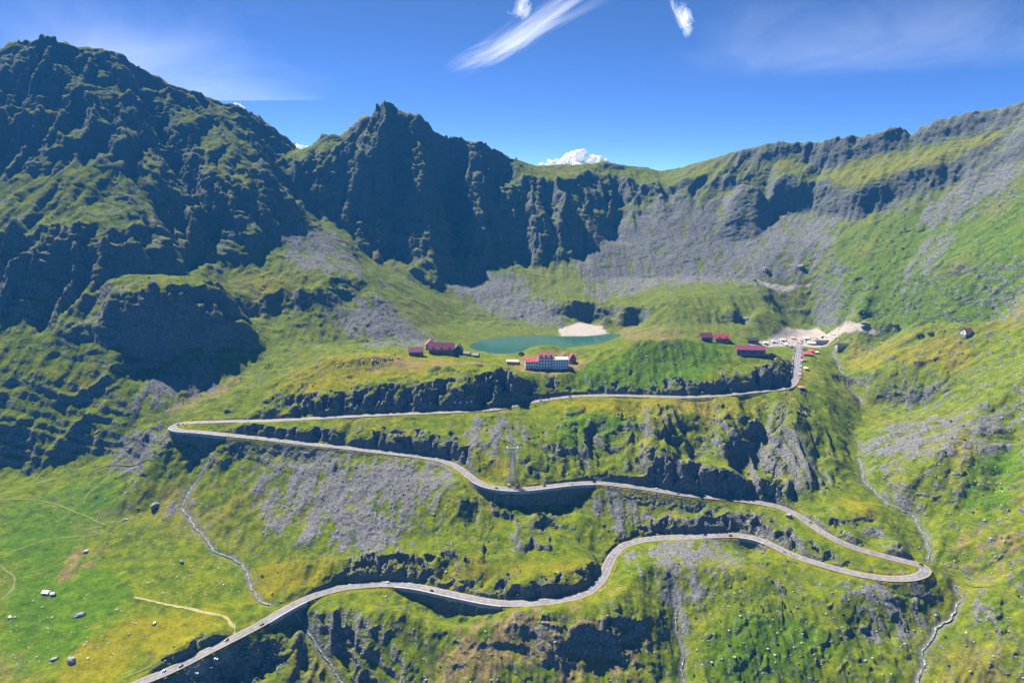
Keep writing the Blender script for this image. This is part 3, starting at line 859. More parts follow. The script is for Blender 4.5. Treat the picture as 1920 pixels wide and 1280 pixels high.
def ground_material():
    m, nt, b = new_mat('alpine_ground', 1.0, 0.0)
    pos = nt.nodes.new('ShaderNodeNewGeometry').outputs['Position']
    def attr(nm):
        a = nt.nodes.new('ShaderNodeAttribute'); a.attribute_name = nm
        s = nt.nodes.new('ShaderNodeSeparateColor'); nt.links.new(a.outputs['Color'], s.inputs[0])
        return s.outputs[0], s.outputs[1], s.outputs[2], a.outputs['Alpha']
    rock, scree, pale, dry = attr('cover'); yel, lush, dark, far = attr('tone')
    nA = noise_tex(nt, 0.35, 5, 0.65, pos); nB = noise_tex(nt, 0.09, 5, 0.6, pos); nC = noise_tex(nt, 1.3, 3, 0.6, pos)
    g = ramp(nt, nB, [(0.3, (0.036, 0.064, 0.002)), (0.5, (0.086, 0.112, 0.003)), (0.7, (0.140, 0.150, 0.004))])
    g = mixc(nt, lush, g, ramp(nt, nB, [(0.3, (0.030, 0.072, 0.0015)), (0.7, (0.088, 0.140, 0.002))]))
    g = mixc(nt, yel, g, ramp(nt, nB, [(0.3, (0.090, 0.098, 0.002)), (0.7, (0.185, 0.155, 0.004))]))
    g = mixc(nt, dry, g, ramp(nt, nB, [(0.3, (0.10, 0.075, 0.025)), (0.7, (0.21, 0.15, 0.06))]))
    g = mixc(nt, mth(nt, 'MULTIPLY', dark, 0.42), g, (0.022, 0.046, 0.005))
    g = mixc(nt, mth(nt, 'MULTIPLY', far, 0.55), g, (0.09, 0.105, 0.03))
    g = mixc(nt, 0.8, g, ramp(nt, nA, [(0.3, (0.6, 0.6, 0.6)), (0.7, (1.4, 1.4, 1.35))]), 'MULTIPLY')
    rk = ramp(nt, nA, [(0.25, (0.06, 0.06, 0.065)), (0.5, (0.135, 0.13, 0.128)), (0.78, (0.31, 0.29, 0.275))])
    sc = ramp(nt, nA, [(0.25, (0.042, 0.042, 0.048)), (0.5, (0.115, 0.112, 0.12)), (0.75, (0.24, 0.232, 0.24))])
    sc = mixc(nt, ramp(nt, nB, [(0.42, (0, 0, 0)), (0.62, (0.5, 0.5, 0.5))]), sc, ramp(nt, nA, [(0.3, (0.06, 0.065, 0.03)), (0.7, (0.18, 0.17, 0.10))]))
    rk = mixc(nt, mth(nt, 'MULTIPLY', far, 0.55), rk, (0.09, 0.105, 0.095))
    rk = mixc(nt, mth(nt, 'MULTIPLY', mth(nt, 'MULTIPLY', yel, nB), 0.9), rk, (0.12, 0.13, 0.05))
    c = mixc(nt, scree, g, sc)
    c = mixc(nt, rock, c, rk)
    c = mixc(nt, pale, c, ramp(nt, nC, [(0.3, (0.15, 0.125, 0.11)), (0.7, (0.42, 0.37, 0.34))]))
    nt.links.new(c, b.inputs['Base Color'])
    bp = nt.nodes.new('ShaderNodeBump'); bp.inputs['Strength'].default_value = 0.8; bp.inputs['Distance'].default_value = 1.1
    rocky = mth(nt, 'MAXIMUM', rock, scree)
    hgt = mth(nt, 'MULTIPLY', nA, mth(nt, 'ADD', mth(nt, 'MULTIPLY', rocky, 1.2), 0.7))
    vo = nt.nodes.new('ShaderNodeTexVoronoi'); vo.feature = 'DISTANCE_TO_EDGE'; vo.inputs['Scale'].default_value = 0.22
    mp = nt.nodes.new('ShaderNodeMapping'); mp.inputs['Scale'].default_value = (1.0, 1.0, 1.7); nt.links.new(pos, mp.inputs['Vector'])
    wv = nt.nodes.new('ShaderNodeMix'); wv.data_type = 'VECTOR'; wv.inputs[0].default_value = 0.12
    nz = nt.nodes.new('ShaderNodeTexNoise'); nz.inputs['Scale'].default_value = 0.12; nz.inputs['Detail'].default_value = 3; nt.links.new(pos, nz.inputs['Vector'])
    va = nt.nodes.new('ShaderNodeVectorMath'); va.operation = 'MULTIPLY_ADD'; va.inputs[1].default_value = (14, 14, 14); nt.links.new(nz.outputs['Color'], va.inputs[0]); nt.links.new(mp.outputs[0], va.inputs[2])
    nt.links.new(va.outputs[0], vo.inputs['Vector'])
    ck = mth(nt, 'MULTIPLY', mth(nt, 'MINIMUM', vo.outputs['Distance'], 0.22), mth(nt, 'MULTIPLY', rock, 4.0))
    hgt = mth(nt, 'ADD', hgt, ck)
    nt.links.new(hgt, bp.inputs['Height']); nt.links.new(bp.outputs['Normal'], b.inputs['Normal'])
    return m
ground.data.materials.append(ground_material())
print('materials', round(time.time() - T0, 1))

# ------------------------------------------------------------------ helpers for objects
def mesh_obj(name, verts, faces, mat, parent=None, smooth=False):
    me = bpy.data.meshes.new(name); me.from_pydata([tuple(map(float, v)) for v in verts], [], faces); me.update()
    if smooth: me.polygons.foreach_set('use_smooth', np.ones(len(me.polygons), bool))
    if mat is not None: me.materials.append(mat)
    o = bpy.data.objects.new(name, me); COL.objects.link(o)
    if parent is not None: o.parent = parent
    return o
def empty(name, loc, rz=0.0, label=None, cat=None, group=None):
    o = bpy.data.objects.new(name, None); COL.objects.link(o)
    o.location = [float(v) for v in loc]; o.rotation_euler = (0, 0, rz); o.empty_display_size = 1.0
    tag(o, label, cat, group); return o
def tag(o, label=None, cat=None, group=None, kind=None):
    if label: o['label'] = label
    if cat: o['category'] = cat
    if group: o['group'] = group
    if kind: o['kind'] = kind
    return o
class MB:
    def __init__(s): s.v = []; s.f = []
    def add(s, V, Fc):
        n = len(s.v); s.v += [tuple(p) for p in V]; s.f += [tuple(i + n for i in f) for f in Fc]; return s
    def box(s, x0, x1, y0, y1, z0, z1):
        V = [(x0,y0,z0),(x1,y0,z0),(x1,y1,z0),(x0,y1,z0),(x0,y0,z1),(x1,y0,z1),(x1,y1,z1),(x0,y1,z1)]
        return s.add(V, [(0,3,2,1),(4,5,6,7),(0,1,5,4),(1,2,6,5),(2,3,7,6),(3,0,4,7)])
    def bar(s, a, b, r):
        a = Vector(a); b = Vector(b); d = (b - a).normalized(); u = d.orthogonal().normalized(); w = d.cross(u)
        V = []
        for p in (a, b):
            for k in range(4):
                an = k * math.pi / 2 + 0.785; V.append(p + (u * math.cos(an) + w * math.sin(an)) * r)
        return s.add(V, [(0,1,5,4),(1,2,6,5),(2,3,7,6),(3,0,4,7),(3,2,1,0),(4,5,6,7)])
    def prism(s, prof, y0, y1):   # profile in x,z swept along y
        n = len(prof); V = [(p[0], y0, p[1]) for p in prof] + [(p[0], y1, p[1]) for p in prof]
        Fc = [(i, (i + 1) % n, n + (i + 1) % n, n + i) for i in range(n)] + [tuple(range(n))[::-1], tuple(range(n, 2 * n))]
        return s.add(V, Fc)
    def cyl_x(s, cx, cy, cz, r, h, n=10):
        V = []
        for sx in (-h / 2, h / 2):
            for k in range(n):
                a = 2 * math.pi * k / n; V.append((cx + sx, cy + r * math.cos(a), cz + r * math.sin(a)))
        return s.add(V, [(i, (i + 1) % n, n + (i + 1) % n, n + i) for i in range(n)] + [tuple(range(n))[::-1], tuple(range(n, 2 * n))])
    def build(s, name, mat, parent=None, smooth=False): return mesh_obj(name, s.v, s.f, mat, parent, smooth)
def copy_tree(o, parent=None):
    c = o.copy(); COL.objects.link(c); c.parent = parent
    for ch in list(o.children): copy_tree(ch, c)
    return c
def flat_mat(name, col, rough=0.8, spec=0.3, var=0.25, scale=0.6, metal=0.0):
    m, nt, b = new_mat(name, rough, spec)
    pos = nt.nodes.new('ShaderNodeTexCoord').outputs['Object']
    n = noise_tex(nt, scale, 4, 0.6, pos)
    c = ramp(nt, n, [(0.3, tuple(v * (1 - var) for v in col)), (0.7, tuple(min(1, v * (1 + var)) for v in col))])
    nt.links.new(c, b.inputs['Base Color']); b.inputs['Metallic'].default_value = metal
    return m

# ------------------------------------------------------------------ the road
M_ASPH = flat_mat('worn_asphalt', (0.135, 0.125, 0.14), 0.85, 0.3, 0.28, 0.12)
M_VERGE = flat_mat('gravel_verge', (0.20, 0.18, 0.08), 0.95, 0.1, 0.3, 0.5)
M_LINE = flat_mat('road_paint', (0.48, 0.46, 0.44), 0.7, 0.3, 0.15, 1.0)
M_KERB = flat_mat('kerb_concrete', (0.46, 0.42, 0.38), 0.9, 0.2, 0.2, 0.8)
M_STONE = flat_mat('retaining_stone', (0.30, 0.29, 0.28), 0.95, 0.15, 0.45, 0.8)
RT = np.zeros((len(ROAD), 2))
RT[1:-1] = ROAD[2:, :2] - ROAD[:-2, :2]; RT[0] = RT[1]; RT[-1] = RT[-2]
RT /= np.linalg.norm(RT, axis=1)[:, None]
RNm = np.stack((-RT[:, 1], RT[:, 0]), 1)       # to the left of travel (uphill start at the bottom left)
def strip(name, o0, o1, dz, mat, parent=None, i0=0, i1=None, closed_h=None):
    i1 = len(ROAD) if i1 is None else i1
    V = []; Fc = []
    for i in range(i0, i1):
        p = ROAD[i]; n = RNm[i]
        if closed_h is None:
            V += [(p[0] + n[0] * o0, p[1] + n[1] * o0, p[2] + dz), (p[0] + n[0] * o1, p[1] + n[1] * o1, p[2] + dz)]
        else:
            for o_, z_ in ((o0, 0), (o0, closed_h), (o1, closed_h), (o1, 0)):
                V.append((p[0] + n[0] * o_, p[1] + n[1] * o_, p[2] + dz + z_))
    k = 2 if closed_h is None else 4
    for i in range(i1 - i0 - 1):
        a = i * k; b = a + k
        if k == 2: Fc.append((a, b, b + 1, a + 1))
        else:
            for q in range(3): Fc.append((a + q, b + q, b + q + 1, a + q + 1))
    return mesh_obj(name, V, Fc, mat, parent)
road = strip('road', 4.5, -4.5, 0.05, M_ASPH); tag(road, kind='structure')
strip('verge', 5.6, 4.5, 0.02, M_VERGE, road); strip('verge', -4.5, -5.6, 0.02, M_VERGE, road)
for s_ in (1, -1):
    strip('edge_line', s_ * 4.18, s_ * 4.03, 0.058, M_LINE, road)
V = []; Fc = []
for i in range(0, len(ROAD) - 3, 4):
    q = []
    for k in (i, i + 2):
        for o_ in (0.12, -0.12): q.append((*(ROAD[k, :2] + RNm[k] * o_), ROAD[k, 2] + 0.058))
    n = len(V); V += q; Fc.append((n, n + 2, n + 3, n + 1))
mesh_obj('centre_line', V, Fc, M_LINE, road)

def valley_side(i):
    n = RNm[i]
    a = gz(*(ROAD[i, :2] + n * 16)); b = gz(*(ROAD[i, :2] - n * 16))
    return 1 if a < b else -1
# low stone parapet on the valley side, in stretches
wall_labels = ['grey stone retaining wall under the left hairpin bend', 'long curved stone retaining wall in shade below the cableway tower',
               'stone retaining wall under the lowest road left of its sharp bend', 'stone retaining wall where the stream passes under the lower road',
               'short stone retaining wall under the lower road at right']
order = {0: 0, 1: 1, 2: 2, 3: 3, 4: 4}
for w, (ia, ib, dep) in enumerate(WALL_SEG):
    mid = (ia + ib) // 2
    root = empty('retaining_wall', ROAD[mid] - np.array((0, 0, dep)), 0, wall_labels[w], 'wall')
    V = []; Fc = []; V2 = []; F2 = []
    org = np.array(root.location)
    for k, i in enumerate(range(ia, ib + 1, 2)):
        n = RNm[i].copy()
        if n[1] > 0: n = -n
        f = math.sin(math.pi * (i - ia + 2) / (ib - ia + 4)) ** 0.6
        p = ROAD[i]
        bz = min(p[2] - 3.0, p[2] - dep * 0.8 * f) - 3
        h = p[2] - bz
        for o_, z_ in ((5.4, p[2] - 0.2), (5.6 + 0.5, p[2] - 0.2), (6.1 + h * 0.13, bz), (5.4, bz)):
            V.append((p[0] + n[0] * o_ - org[0], p[1] + n[1] * o_ - org[1], z_ - org[2]))
        for o_, z_ in ((5.5, p[2] - 0.1), (5.5, p[2] + 0.65), (6.3, p[2] + 0.65), (6.3, p[2] - 0.1)):
            V2.append((p[0] + n[0] * o_ - org[0], p[1] + n[1] * o_ - org[1], z_ - org[2]))
        if k:
            a = (k - 1) * 4; b = k * 4
            for q in range(4):
                Fc.append((a + q, b + q, b + (q + 1) % 4, a + (q + 1) % 4)); F2.append(Fc[-1])
    mesh_obj('wall_face', V, Fc, M_STONE, root); mesh_obj('parapet', V2, F2, M_KERB, root)

# ------------------------------------------------------------------ water, tracks
m, nt, b = new_mat('lake_water', 0.09, 0.5)
b.inputs['Base Color'].default_value = (0.028, 0.085, 0.062, 1)
bp = nt.nodes.new('ShaderNodeBump'); bp.inputs['Strength'].default_value = 0.08
nt.links.new(noise_tex(nt, 0.5, 3, 0.5, nt.nodes.new('ShaderNodeNewGeometry').outputs['Position']), bp.inputs['Height'])
nt.links.new(bp.outputs['Normal'], b.inputs['Normal'])
M_LAKE = m
shore = [(872,650),(895,634),(950,627),(1000,624),(1060,626),(1110,626),(1172,618),(1180,630),(1135,648),(1092,656),(1050,661),(1000,668),(960,669),(915,671),(880,662)]
S3 = catmull([at_z(*q, 0.0) for q in shore + shore[:1]], 5)[:-1]
lake = mesh_obj('lake', S3, [tuple(range(len(S3)))[::-1]], M_LAKE); tag(lake, kind='structure')
if lake.data.polygons[0].normal.z < 0: lake.data.flip_normals()

def drape(name, L, width, mat, lift, seed=0, sub=3):
    rr = random.Random(seed)
    t = np.gradient(L[:, :2], axis=0); t /= np.linalg.norm(t, axis=1)[:, None] + 1e-9
    ws = np.array([width * (0.3 + 1.4 * rr.random()) for _ in L]); ws = np.convolve(np.pad(ws, 1, mode='edge'), np.ones(3) / 3, 'valid')
    V = []; Fc = []
    for i, p in enumerate(L):
        for k in range(sub):
            o_ = (k / (sub - 1) - 0.5) * ws[i]; V.append((p[0] - t[i, 1] * o_, p[1] + t[i, 0] * o_, p[2] + lift))
        if i:
            a = (i - 1) * sub; b = i * sub
            for k in range(sub - 1): Fc.append((a + k, a + k + 1, b + k + 1, b + k))
    o = mesh_obj(name, V, Fc, mat, None, True); tag(o, kind='structure')
    return o
def stream_mat():
    m, nt, b = new_mat('white_water', 0.85, 0.1)
    pos = nt.nodes.new('ShaderNodeNewGeometry').outputs['Position']
    n = noise_tex(nt, 0.45, 4, 0.7, pos)
    nt.links.new(ramp(nt, n, [(0.42, (0.07, 0.08, 0.09)), (0.54, (0.20, 0.20, 0.21)), (0.66, (0.52, 0.52, 0.52))]), b.inputs['Base Color'])
    return m
M_STREAM = stream_mat()
M_DIRT = flat_mat('dirt_track', (0.24, 0.22, 0.09), 0.95, 0.1, 0.25, 0.4)
M_TRAIL = flat_mat('trodden_trail', (0.13, 0.14, 0.045), 0.95, 0.1, 0.3, 0.4)
for k, L in enumerate(STREAM_L): drape('stream', L, STREAMS[k][1] * 0.5, M_STREAM, -0.75, 40 + k)
for k, L in enumerate(TRACK_L): drape('path', L, TRACKS[k][1], M_DIRT if TRACKS[k][2] else M_TRAIL, 0.15, 70 + k)
print('roads and water', round(time.time() - T0, 1))

# ------------------------------------------------------------------ buildings
def wall_mat(name, col): return flat_mat(name, col, 0.85, 0.2, 0.12, 0.4)
def roof_mat(name, col): return flat_mat(name, col, 0.6, 0.35, 0.3, 0.8)
M_GLASS = flat_mat('window_glass', (0.03, 0.045, 0.06), 0.08, 0.6, 0.2, 0.5)
M_FRAME = flat_mat('window_frame', (0.62, 0.58, 0.54), 0.6, 0.3, 0.1, 1.0)
M_DOOR = flat_mat('door_wood', (0.10, 0.05, 0.03), 0.7, 0.2, 0.2, 1.0)
M_BASE = flat_mat('stone_base', (0.22, 0.21, 0.20), 0.95, 0.1, 0.35, 0.7)
WALLC = {'white': wall_mat('white_render', (0.66, 0.66, 0.68)), 'cream': wall_mat('cream_render', (0.62, 0.50, 0.38)), 'wood': wall_mat('dark_timber', (0.12, 0.055, 0.04)), 'grey': wall_mat('grey_block', (0.36, 0.35, 0.36)), 'plum': wall_mat('plum_timber', (0.17, 0.05, 0.07))}
ROOFC = {'plum': roof_mat('plum_sheet_roof', (0.22, 0.045, 0.09)), 'red': roof_mat('red_sheet_roof', (0.50, 0.06, 0.07)), 'rust': roof_mat('rust_tile_roof', (0.42, 0.14, 0.10)), 'dark': roof_mat('dark_sheet_roof', (0.055, 0.05, 0.065)), 'pale': roof_mat('pale_flat_roof', (0.58, 0.50, 0.44)), 'brown': roof_mat('brown_sheet_roof', (0.17, 0.08, 0.07)), 'white': roof_mat('white_sheet_roof', (0.75, 0.74, 0.74))}
def place_px(px, py, base=None):
    p = spot(px, py)
    return p
def house(name, px, py, w, d, h, rh, wall, roof, rz, label, cat='house', ridge='x', storeys=2, cols=4, group=None, flat=False, sink=3.0, chimney=True, dormers=0, lift=0.0, loc=None):
    """a house with its footprint centred at a plan position; front (-y side) faces the valley"""
    p = place_px(px, py) if loc is None else np.array(loc, float)
    root = empty(name, (p[0], p[1], p[2] + lift), rz, label, cat, group)
    root.scale = (BS, BS, BS)
    hw, hd = w / 2, d / 2
    mb = MB().box(-hw, hw, -hd, hd, 0.0, h)
    if not flat:
        if ridge == 'x':
            mb.add([(-hw, -hd, h), (-hw, hd, h), (-hw, 0, h + rh)], [(0, 2, 1)]); mb.add([(hw, -hd, h), (hw, hd, h), (hw, 0, h + rh)], [(0, 1, 2)])
        else:
            mb.add([(-hw, -hd, h), (hw, -hd, h), (0, -hd, h + rh)], [(0, 1, 2)]); mb.add([(-hw, hd, h), (hw, hd, h), (0, hd, h + rh)], [(0, 2, 1)])
    mb.build('wall', WALLC[wall], root)
    MB().box(-hw - 0.15, hw + 0.15, -hd - 0.15, hd + 0.15, -sink - 3, 0.25).build('foundation', M_BASE, root)
    o_ = 0.6; t = 0.28
    if flat:
        rf_ = MB().box(-hw - 0.3, hw + 0.3, -hd - 0.3, hd + 0.3, h + 0.004, h + 0.45).build('roof', ROOFC[roof], root)
    else:
        L, S = (hw, hd) if ridge == 'x' else (hd, hw)
        k = rh / S; e = h - o_ * k
        prof = [(-S - o_, e), (0, h + rh), (S + o_, e), (S + o_, e + t), (0, h + rh + t), (-S - o_, e + t)]
        mb = MB().prism(prof, -L - o_, L + o_)
        if ridge == 'x': mb.v = [(v[1], -v[0], v[2]) for v in mb.v]
        rf_ = mb.build('roof', ROOFC[roof], root)
        if chimney: MB().box(hw * 0.35, hw * 0.35 + 0.9, -0.45 + hd * 0.2, 0.45 + hd * 0.2, h + rh * 0.5, h + rh + 1.3).build('chimney', M_BASE, rf_)
        for q in range(dormers):
            cx = -hw + (q + 0.5) * w / dormers; a = min(1.3, w / dormers * 0.3)
            dm = MB().prism([(-a, 0), (a, 0), (a, 1.3), (0, 2.2), (-a, 1.3)], -hd * 0.78, -hd * 0.1)
            dm.v = [(v[0] + cx, v[1], v[2] + h + rh * 0.18) for v in dm.v]
            dm.build('dormer', ROOFC[roof], rf_)
    sh = h / storeys
    for st in range(storeys):
        for q in range(cols):
            cx = -hw + (q + 0.5) * w / cols; ww = min(1.2, w / cols * 0.28); z0_ = st * sh + sh * 0.30; z1_ = st * sh + sh * 0.80
            if st == 0 and q == cols // 2:
                MB().box(cx - 0.8, cx + 0.8, -hd - 0.06, -hd - 0.004, 0.26, sh * 0.82).build('door', M_DOOR, root); continue
            wd = MB().box(cx - ww - 0.15, cx + ww + 0.15, -hd - 0.08, -hd - 0.004, z0_ - 0.15, z1_ + 0.15).build('window', M_FRAME, root)
            MB().box(cx - ww, cx + ww, -hd - 0.11, -hd - 0.084, z0_, z1_).build('pane', M_GLASS, wd)
        for sx in (-1, 1):
            for q in range(max(1, int(d / 5))):
                cy = -hd + (q + 0.5) * d / max(1, int(d / 5)); xx = sorted((sx * (hw + 0.004), sx * (hw + 0.08))); xp = sorted((sx * (hw + 0.084), sx * (hw + 0.11)))
                wd = MB().box(xx[0], xx[1], cy - 0.9, cy + 0.9, st * sh + sh * 0.26, st * sh + sh * 0.84).build('window', M_FRAME, root)
                MB().box(xp[0], xp[1], cy - 0.75, cy + 0.75, st * sh + sh * 0.31, st * sh + sh * 0.79).build('pane', M_GLASS, wd)
    return root
# lodge by the near shore (centre): several wings
C0 = spot(1030, 692)
BS = 1.18
def rel(dx, dy, dz=0.0): return (C0[0] + dx * BS, C0[1] + dy * BS, C0[2] + dz)
house('lodge_wing', 0, 0, 17, 10, 9, 3.4, 'white', 'red', 0.08, 'low white lodge wing with red roof and dark band, left of the lakeside lodge', 'building', storeys=2, cols=5, loc=rel(-24, 3, 2), sink=8)
house('mountain_lodge', 0, 0, 19, 12, 16, 5.5, 'white', 'rust', 0.05, 'tall white lodge with rust coloured gable roof near the lake shore', 'building', storeys=4, cols=5, loc=rel(-6, 5, 1), sink=10, dormers=3)
house('lodge_block', 0, 0, 20, 13, 14.5, 0.5, 'white', 'pale', 0.05, 'flat roofed white block with rows of windows, right of the tall lodge', 'building', flat=True, storeys=4, cols=6, loc=rel(13.6, 3, -1), sink=10)
house('lakeside_cabin', 0, 0, 9, 9, 6, 7.0, 'plum', 'plum', 0.1, 'steep plum roofed cabin behind the right end of the lodge', 'house', storeys=2, cols=2, ridge='y', loc=rel(31, 22, 4), sink=7, chimney=False)
house('lakeside_cabin', 0, 0, 8, 8, 5, 6.0, 'cream', 'plum', 0.1, 'smaller cream cabin with plum roof between lodge and lake', 'house', storeys=2, cols=2, ridge='y', loc=rel(20, 30, 4), sink=7, chimney=False)
tr = empty('terrace', rel(31, 3, -2), 0.05, 'pale stone viewing terrace at the right end of the lodge', 'terrace')
MB().box(-8, 8, -6, 6, -8, 3.0).build('terrace_base', M_BASE, tr); MB().box(-8.4, 8.4, -6.4, 6.4, 3.004, 3.4).build('terrace_deck', ROOFC['pale'], tr)
for q in range(9): MB().box(-8.2 + q * 2.05, -8.05 + q * 2.05, -6.3, -6.15, 3.404, 4.4).build('rail_post', M_FRAME, tr)
MB().box(-8.3, 8.3, -6.32, -6.2, 4.404, 4.5).build('rail', M_FRAME, tr)
house('low_hut', 962, 679, 15, 7, 3.4, 1.2, 'cream', 'pale', -0.1, 'low hut with pale roof left of the lakeside lodge', 'hut', storeys=1, cols=4, chimney=False)
# chalet on the left of the lake
house('chalet', 830, 660, 34, 14, 8, 8.0, 'plum', 'plum', -0.03, 'long plum chalet with steep dormered roof above the left end of the lake', 'chalet', storeys=2, cols=9, dormers=3)
house('chalet_annex', 808, 653, 15, 11, 7, 7.0, 'cream', 'plum', 0.2, 'steep roofed annex behind the left end of the long plum chalet', 'chalet', storeys=2, cols=3, ridge='y')
house('chalet_wing', 858, 661, 13, 12, 7, 6.5, 'wood', 'dark', 0.0, 'dark timber wing with near black roof at the right end of the long chalet', 'chalet', storeys=2, cols=3, ridge='y')
house('cottage', 781, 665, 19, 11, 6, 5.0, 'plum', 'plum', 0.12, 'separate plum roofed cottage left of the long chalet', 'house', storeys=2, cols=4)
house('boat_hut', 877, 664, 9, 6, 3, 2.0, 'grey', 'dark', -0.3, 'small dark roofed hut on the lake shore nearest the chalet', 'hut', storeys=1, cols=2, chimney=False)
house('boat_hut', 893, 668, 8, 6, 3, 2.0, 'wood', 'dark', -0.4, 'tiny dark hut at the water, rightmost of the huts beside the chalet', 'hut', storeys=1, cols=2, chimney=False)
# right group
house('cottage', 1324, 636, 15, 10, 6, 5.0, 'wood', 'plum', 0.05, 'dark red cottage on the hilltop, left of its pink roofed neighbour', 'house', storeys=2, cols=3)
house('cottage', 1350, 637, 20, 11, 5, 5.5, 'wood', 'red', -0.05, 'hilltop cottage with bright pinkish red roof', 'house', storeys=2, cols=4, dormers=2)
house('guesthouse', 1406, 660, 36, 12, 6, 4.5, 'plum', 'plum', -0.12, 'long low guesthouse with dark plum roof left of the busy street', 'building', storeys=2, cols=8)
house('barn', 1410, 639, 16, 8, 4, 3.0, 'wood', 'dark', 0.0, 'small dark roofed barn behind the long guesthouse', 'hut', storeys=1, cols=3, chimney=False)
house('long_shed', 1544, 643, 24, 8, 3.6, 2.2, 'grey', 'dark', -0.05, 'long dark roofed shed right of the car park', 'shed', storeys=1, cols=6, chimney=False)
house('service_hut', 1575, 652, 17, 9, 4, 3.0, 'grey', 'dark', 0.05, 'dark roofed service hut at the right end of the car park by the stream', 'hut', storeys=1, cols=4, chimney=False)
house('mountain_hut', 1810, 626, 11, 8, 4.2, 3.6, 'white', 'plum', 0.25, 'lonely hut with plum roof and white walls high on the right slope', 'hut', storeys=1, cols=3, lift=0.5)
house('shepherd_hut', 88, 1112, 6, 3.6, 2.0, 1.2, 'white', 'white', -0.2, 'white shepherd hut on a bare pad in the left meadow', 'hut', storeys=1, cols=3, chimney=False)
house('shepherd_shed', 101, 1114, 3, 2.4, 2.0, 1.0, 'white', 'white', 0.1, 'tiny white shed beside the shepherd hut', 'shed', storeys=1, cols=1, chimney=False)

# market stalls and tents by the upper end of the road
def stall(px, py, w, d, h, col, label, peaked=True, rz=0.0):
    p = spot(px, py); root = empty('market_stall', p, rz, label, 'stall', 'market stalls by the car park')
    for sx in (-1, 1):
        for sy in (-1, 1): MB().box(sx * w / 2 - 0.08, sx * w / 2 + 0.08, sy * d / 2 - 0.08, sy * d / 2 + 0.08, -1.5, h).build('post', M_FRAME, root)
    cm = flat_mat('canopy_cloth', col, 0.8, 0.1, 0.12, 0.5); a, b = w / 2 + 0.4, d / 2 + 0.4
    mb = MB().add([(-a, -b, h), (a, -b, h), (a, b, h), (-a, b, h), (0, 0, h + 1.6 if peaked else h + 0.5), (-a, -b, h - 0.5), (a, -b, h - 0.5), (a, b, h - 0.5), (-a, b, h - 0.5)],
                  [(0, 1, 4), (1, 2, 4), (2, 3, 4), (3, 0, 4), (5, 6, 1, 0), (6, 7, 2, 1), (7, 8, 3, 2), (8, 5, 0, 3)])
    mb.build('canopy', cm, root)
    MB().box(-w / 2 + 0.3, w / 2 - 0.3, -d / 2, -d / 2 + 0.9, -1.0, 0.95).build('counter', M_DOOR, root)
    return root
stall(1514, 664, 16, 11, 3.6, (0.75, 0.05, 0.10), 'large bright red tent on the right of the busy street')
stall(1522, 657, 9, 7, 3.2, (0.70, 0.10, 0.12), 'smaller red stall just behind the large red tent')
stall(1519, 644, 13, 7, 3.4, (0.75, 0.60, 0.40), 'cream canopy stall above the red tents')
stall(1500, 727, 8, 6, 3.0, (0.60, 0.16, 0.22), 'faded red stall at the corner where the street meets the road')
stall(1468, 638, 8, 6, 3.0, (0.72, 0.70, 0.72), 'white canopy stall in the row behind the guesthouse, nearest the street')
stall(1450, 641, 8, 6, 3.0, (0.35, 0.40, 0.62), 'blue grey canopy stall between the white stalls behind the guesthouse')
stall(1434, 643, 8, 6, 3.0, (0.75, 0.70, 0.66), 'off white canopy stall nearest the guesthouse roof')
stall(1485, 633, 9, 6, 3.0, (0.62, 0.28, 0.30), 'dusky pink canopy stall at the top of the street')
stall(1510, 633, 9, 6, 3.0, (0.70, 0.66, 0.70), 'pale lilac canopy stall beside the white gravel')
stall(1532, 661, 7, 5, 2.8, (0.72, 0.70, 0.70), 'small white stall just right of the large red tent')
stall(1508, 676, 7, 5, 2.8, (0.62, 0.12, 0.16), 'red stall below the large red tent on the right side of the street')
stall(1509, 690, 6, 5, 2.8, (0.70, 0.66, 0.60), 'cream stall halfway down the right side of the street')
stall(1484, 650, 6, 5, 2.8, (0.30, 0.22, 0.45), 'violet stall at the left of the street opposite the red tents')
stall(1474, 646, 6, 5, 2.8, (0.74, 0.72, 0.70), 'small white stall left of the violet stall')
stall(1540, 632, 7, 5, 2.8, (0.62, 0.30, 0.26), 'brick red stall at the edge of the white gravel')

# ------------------------------------------------------------------ vehicles
PAINT = {'white': (0.75, 0.75, 0.76), 'black': (0.015, 0.015, 0.018), 'grey': (0.20, 0.20, 0.21), 'silver': (0.45, 0.46, 0.48), 'red': (0.45, 0.03, 0.03), 'blue': (0.03, 0.09, 0.28), 'darkred': (0.12, 0.012, 0.02)}
PM = {k: flat_mat(k + '_car_paint', v, 0.25, 0.5, 0.03, 0.5) for k, v in PAINT.items()}
M_TYRE = flat_mat('tyre_rubber', (0.015, 0.015, 0.015), 0.9, 0.2, 0.1, 3.0)
M_RIM = flat_mat('wheel_rim', (0.4, 0.4, 0.42), 0.35, 0.5, 0.1, 3.0)
M_HEAD = flat_mat('headlight_lens', (0.7, 0.7, 0.68), 0.1, 0.6, 0.05, 3.0)
M_TAIL = flat_mat('tail_light_lens', (0.35, 0.01, 0.01), 0.2, 0.5, 0.05, 3.0)
def loft(prof_rows):
    """closed skin through rows of (x, z) outlines given at stations along y; each row has the same point count"""
    mb = MB(); n = len(prof_rows[0][1]); V = []; Fc = []
    for y_, row in prof_rows: V += [(a, y_, b) for a, b in row]
    for r in range(len(prof_rows) - 1):
        for k in range(n): Fc.append((r * n + k, r * n + (k + 1) % n, (r + 1) * n + (k + 1) % n, (r + 1) * n + k))
    Fc += [tuple(range(n))[::-1], tuple(range((len(prof_rows) - 1) * n, len(prof_rows) * n))]
    return mb.add(V, Fc)
def body_row(w, z0_, z1_): return [(-w, z0_), (-w - 0.06, z0_ + 0.25), (-w, z1_), (w, z1_), (w + 0.06, z0_ + 0.25), (w, z0_)]
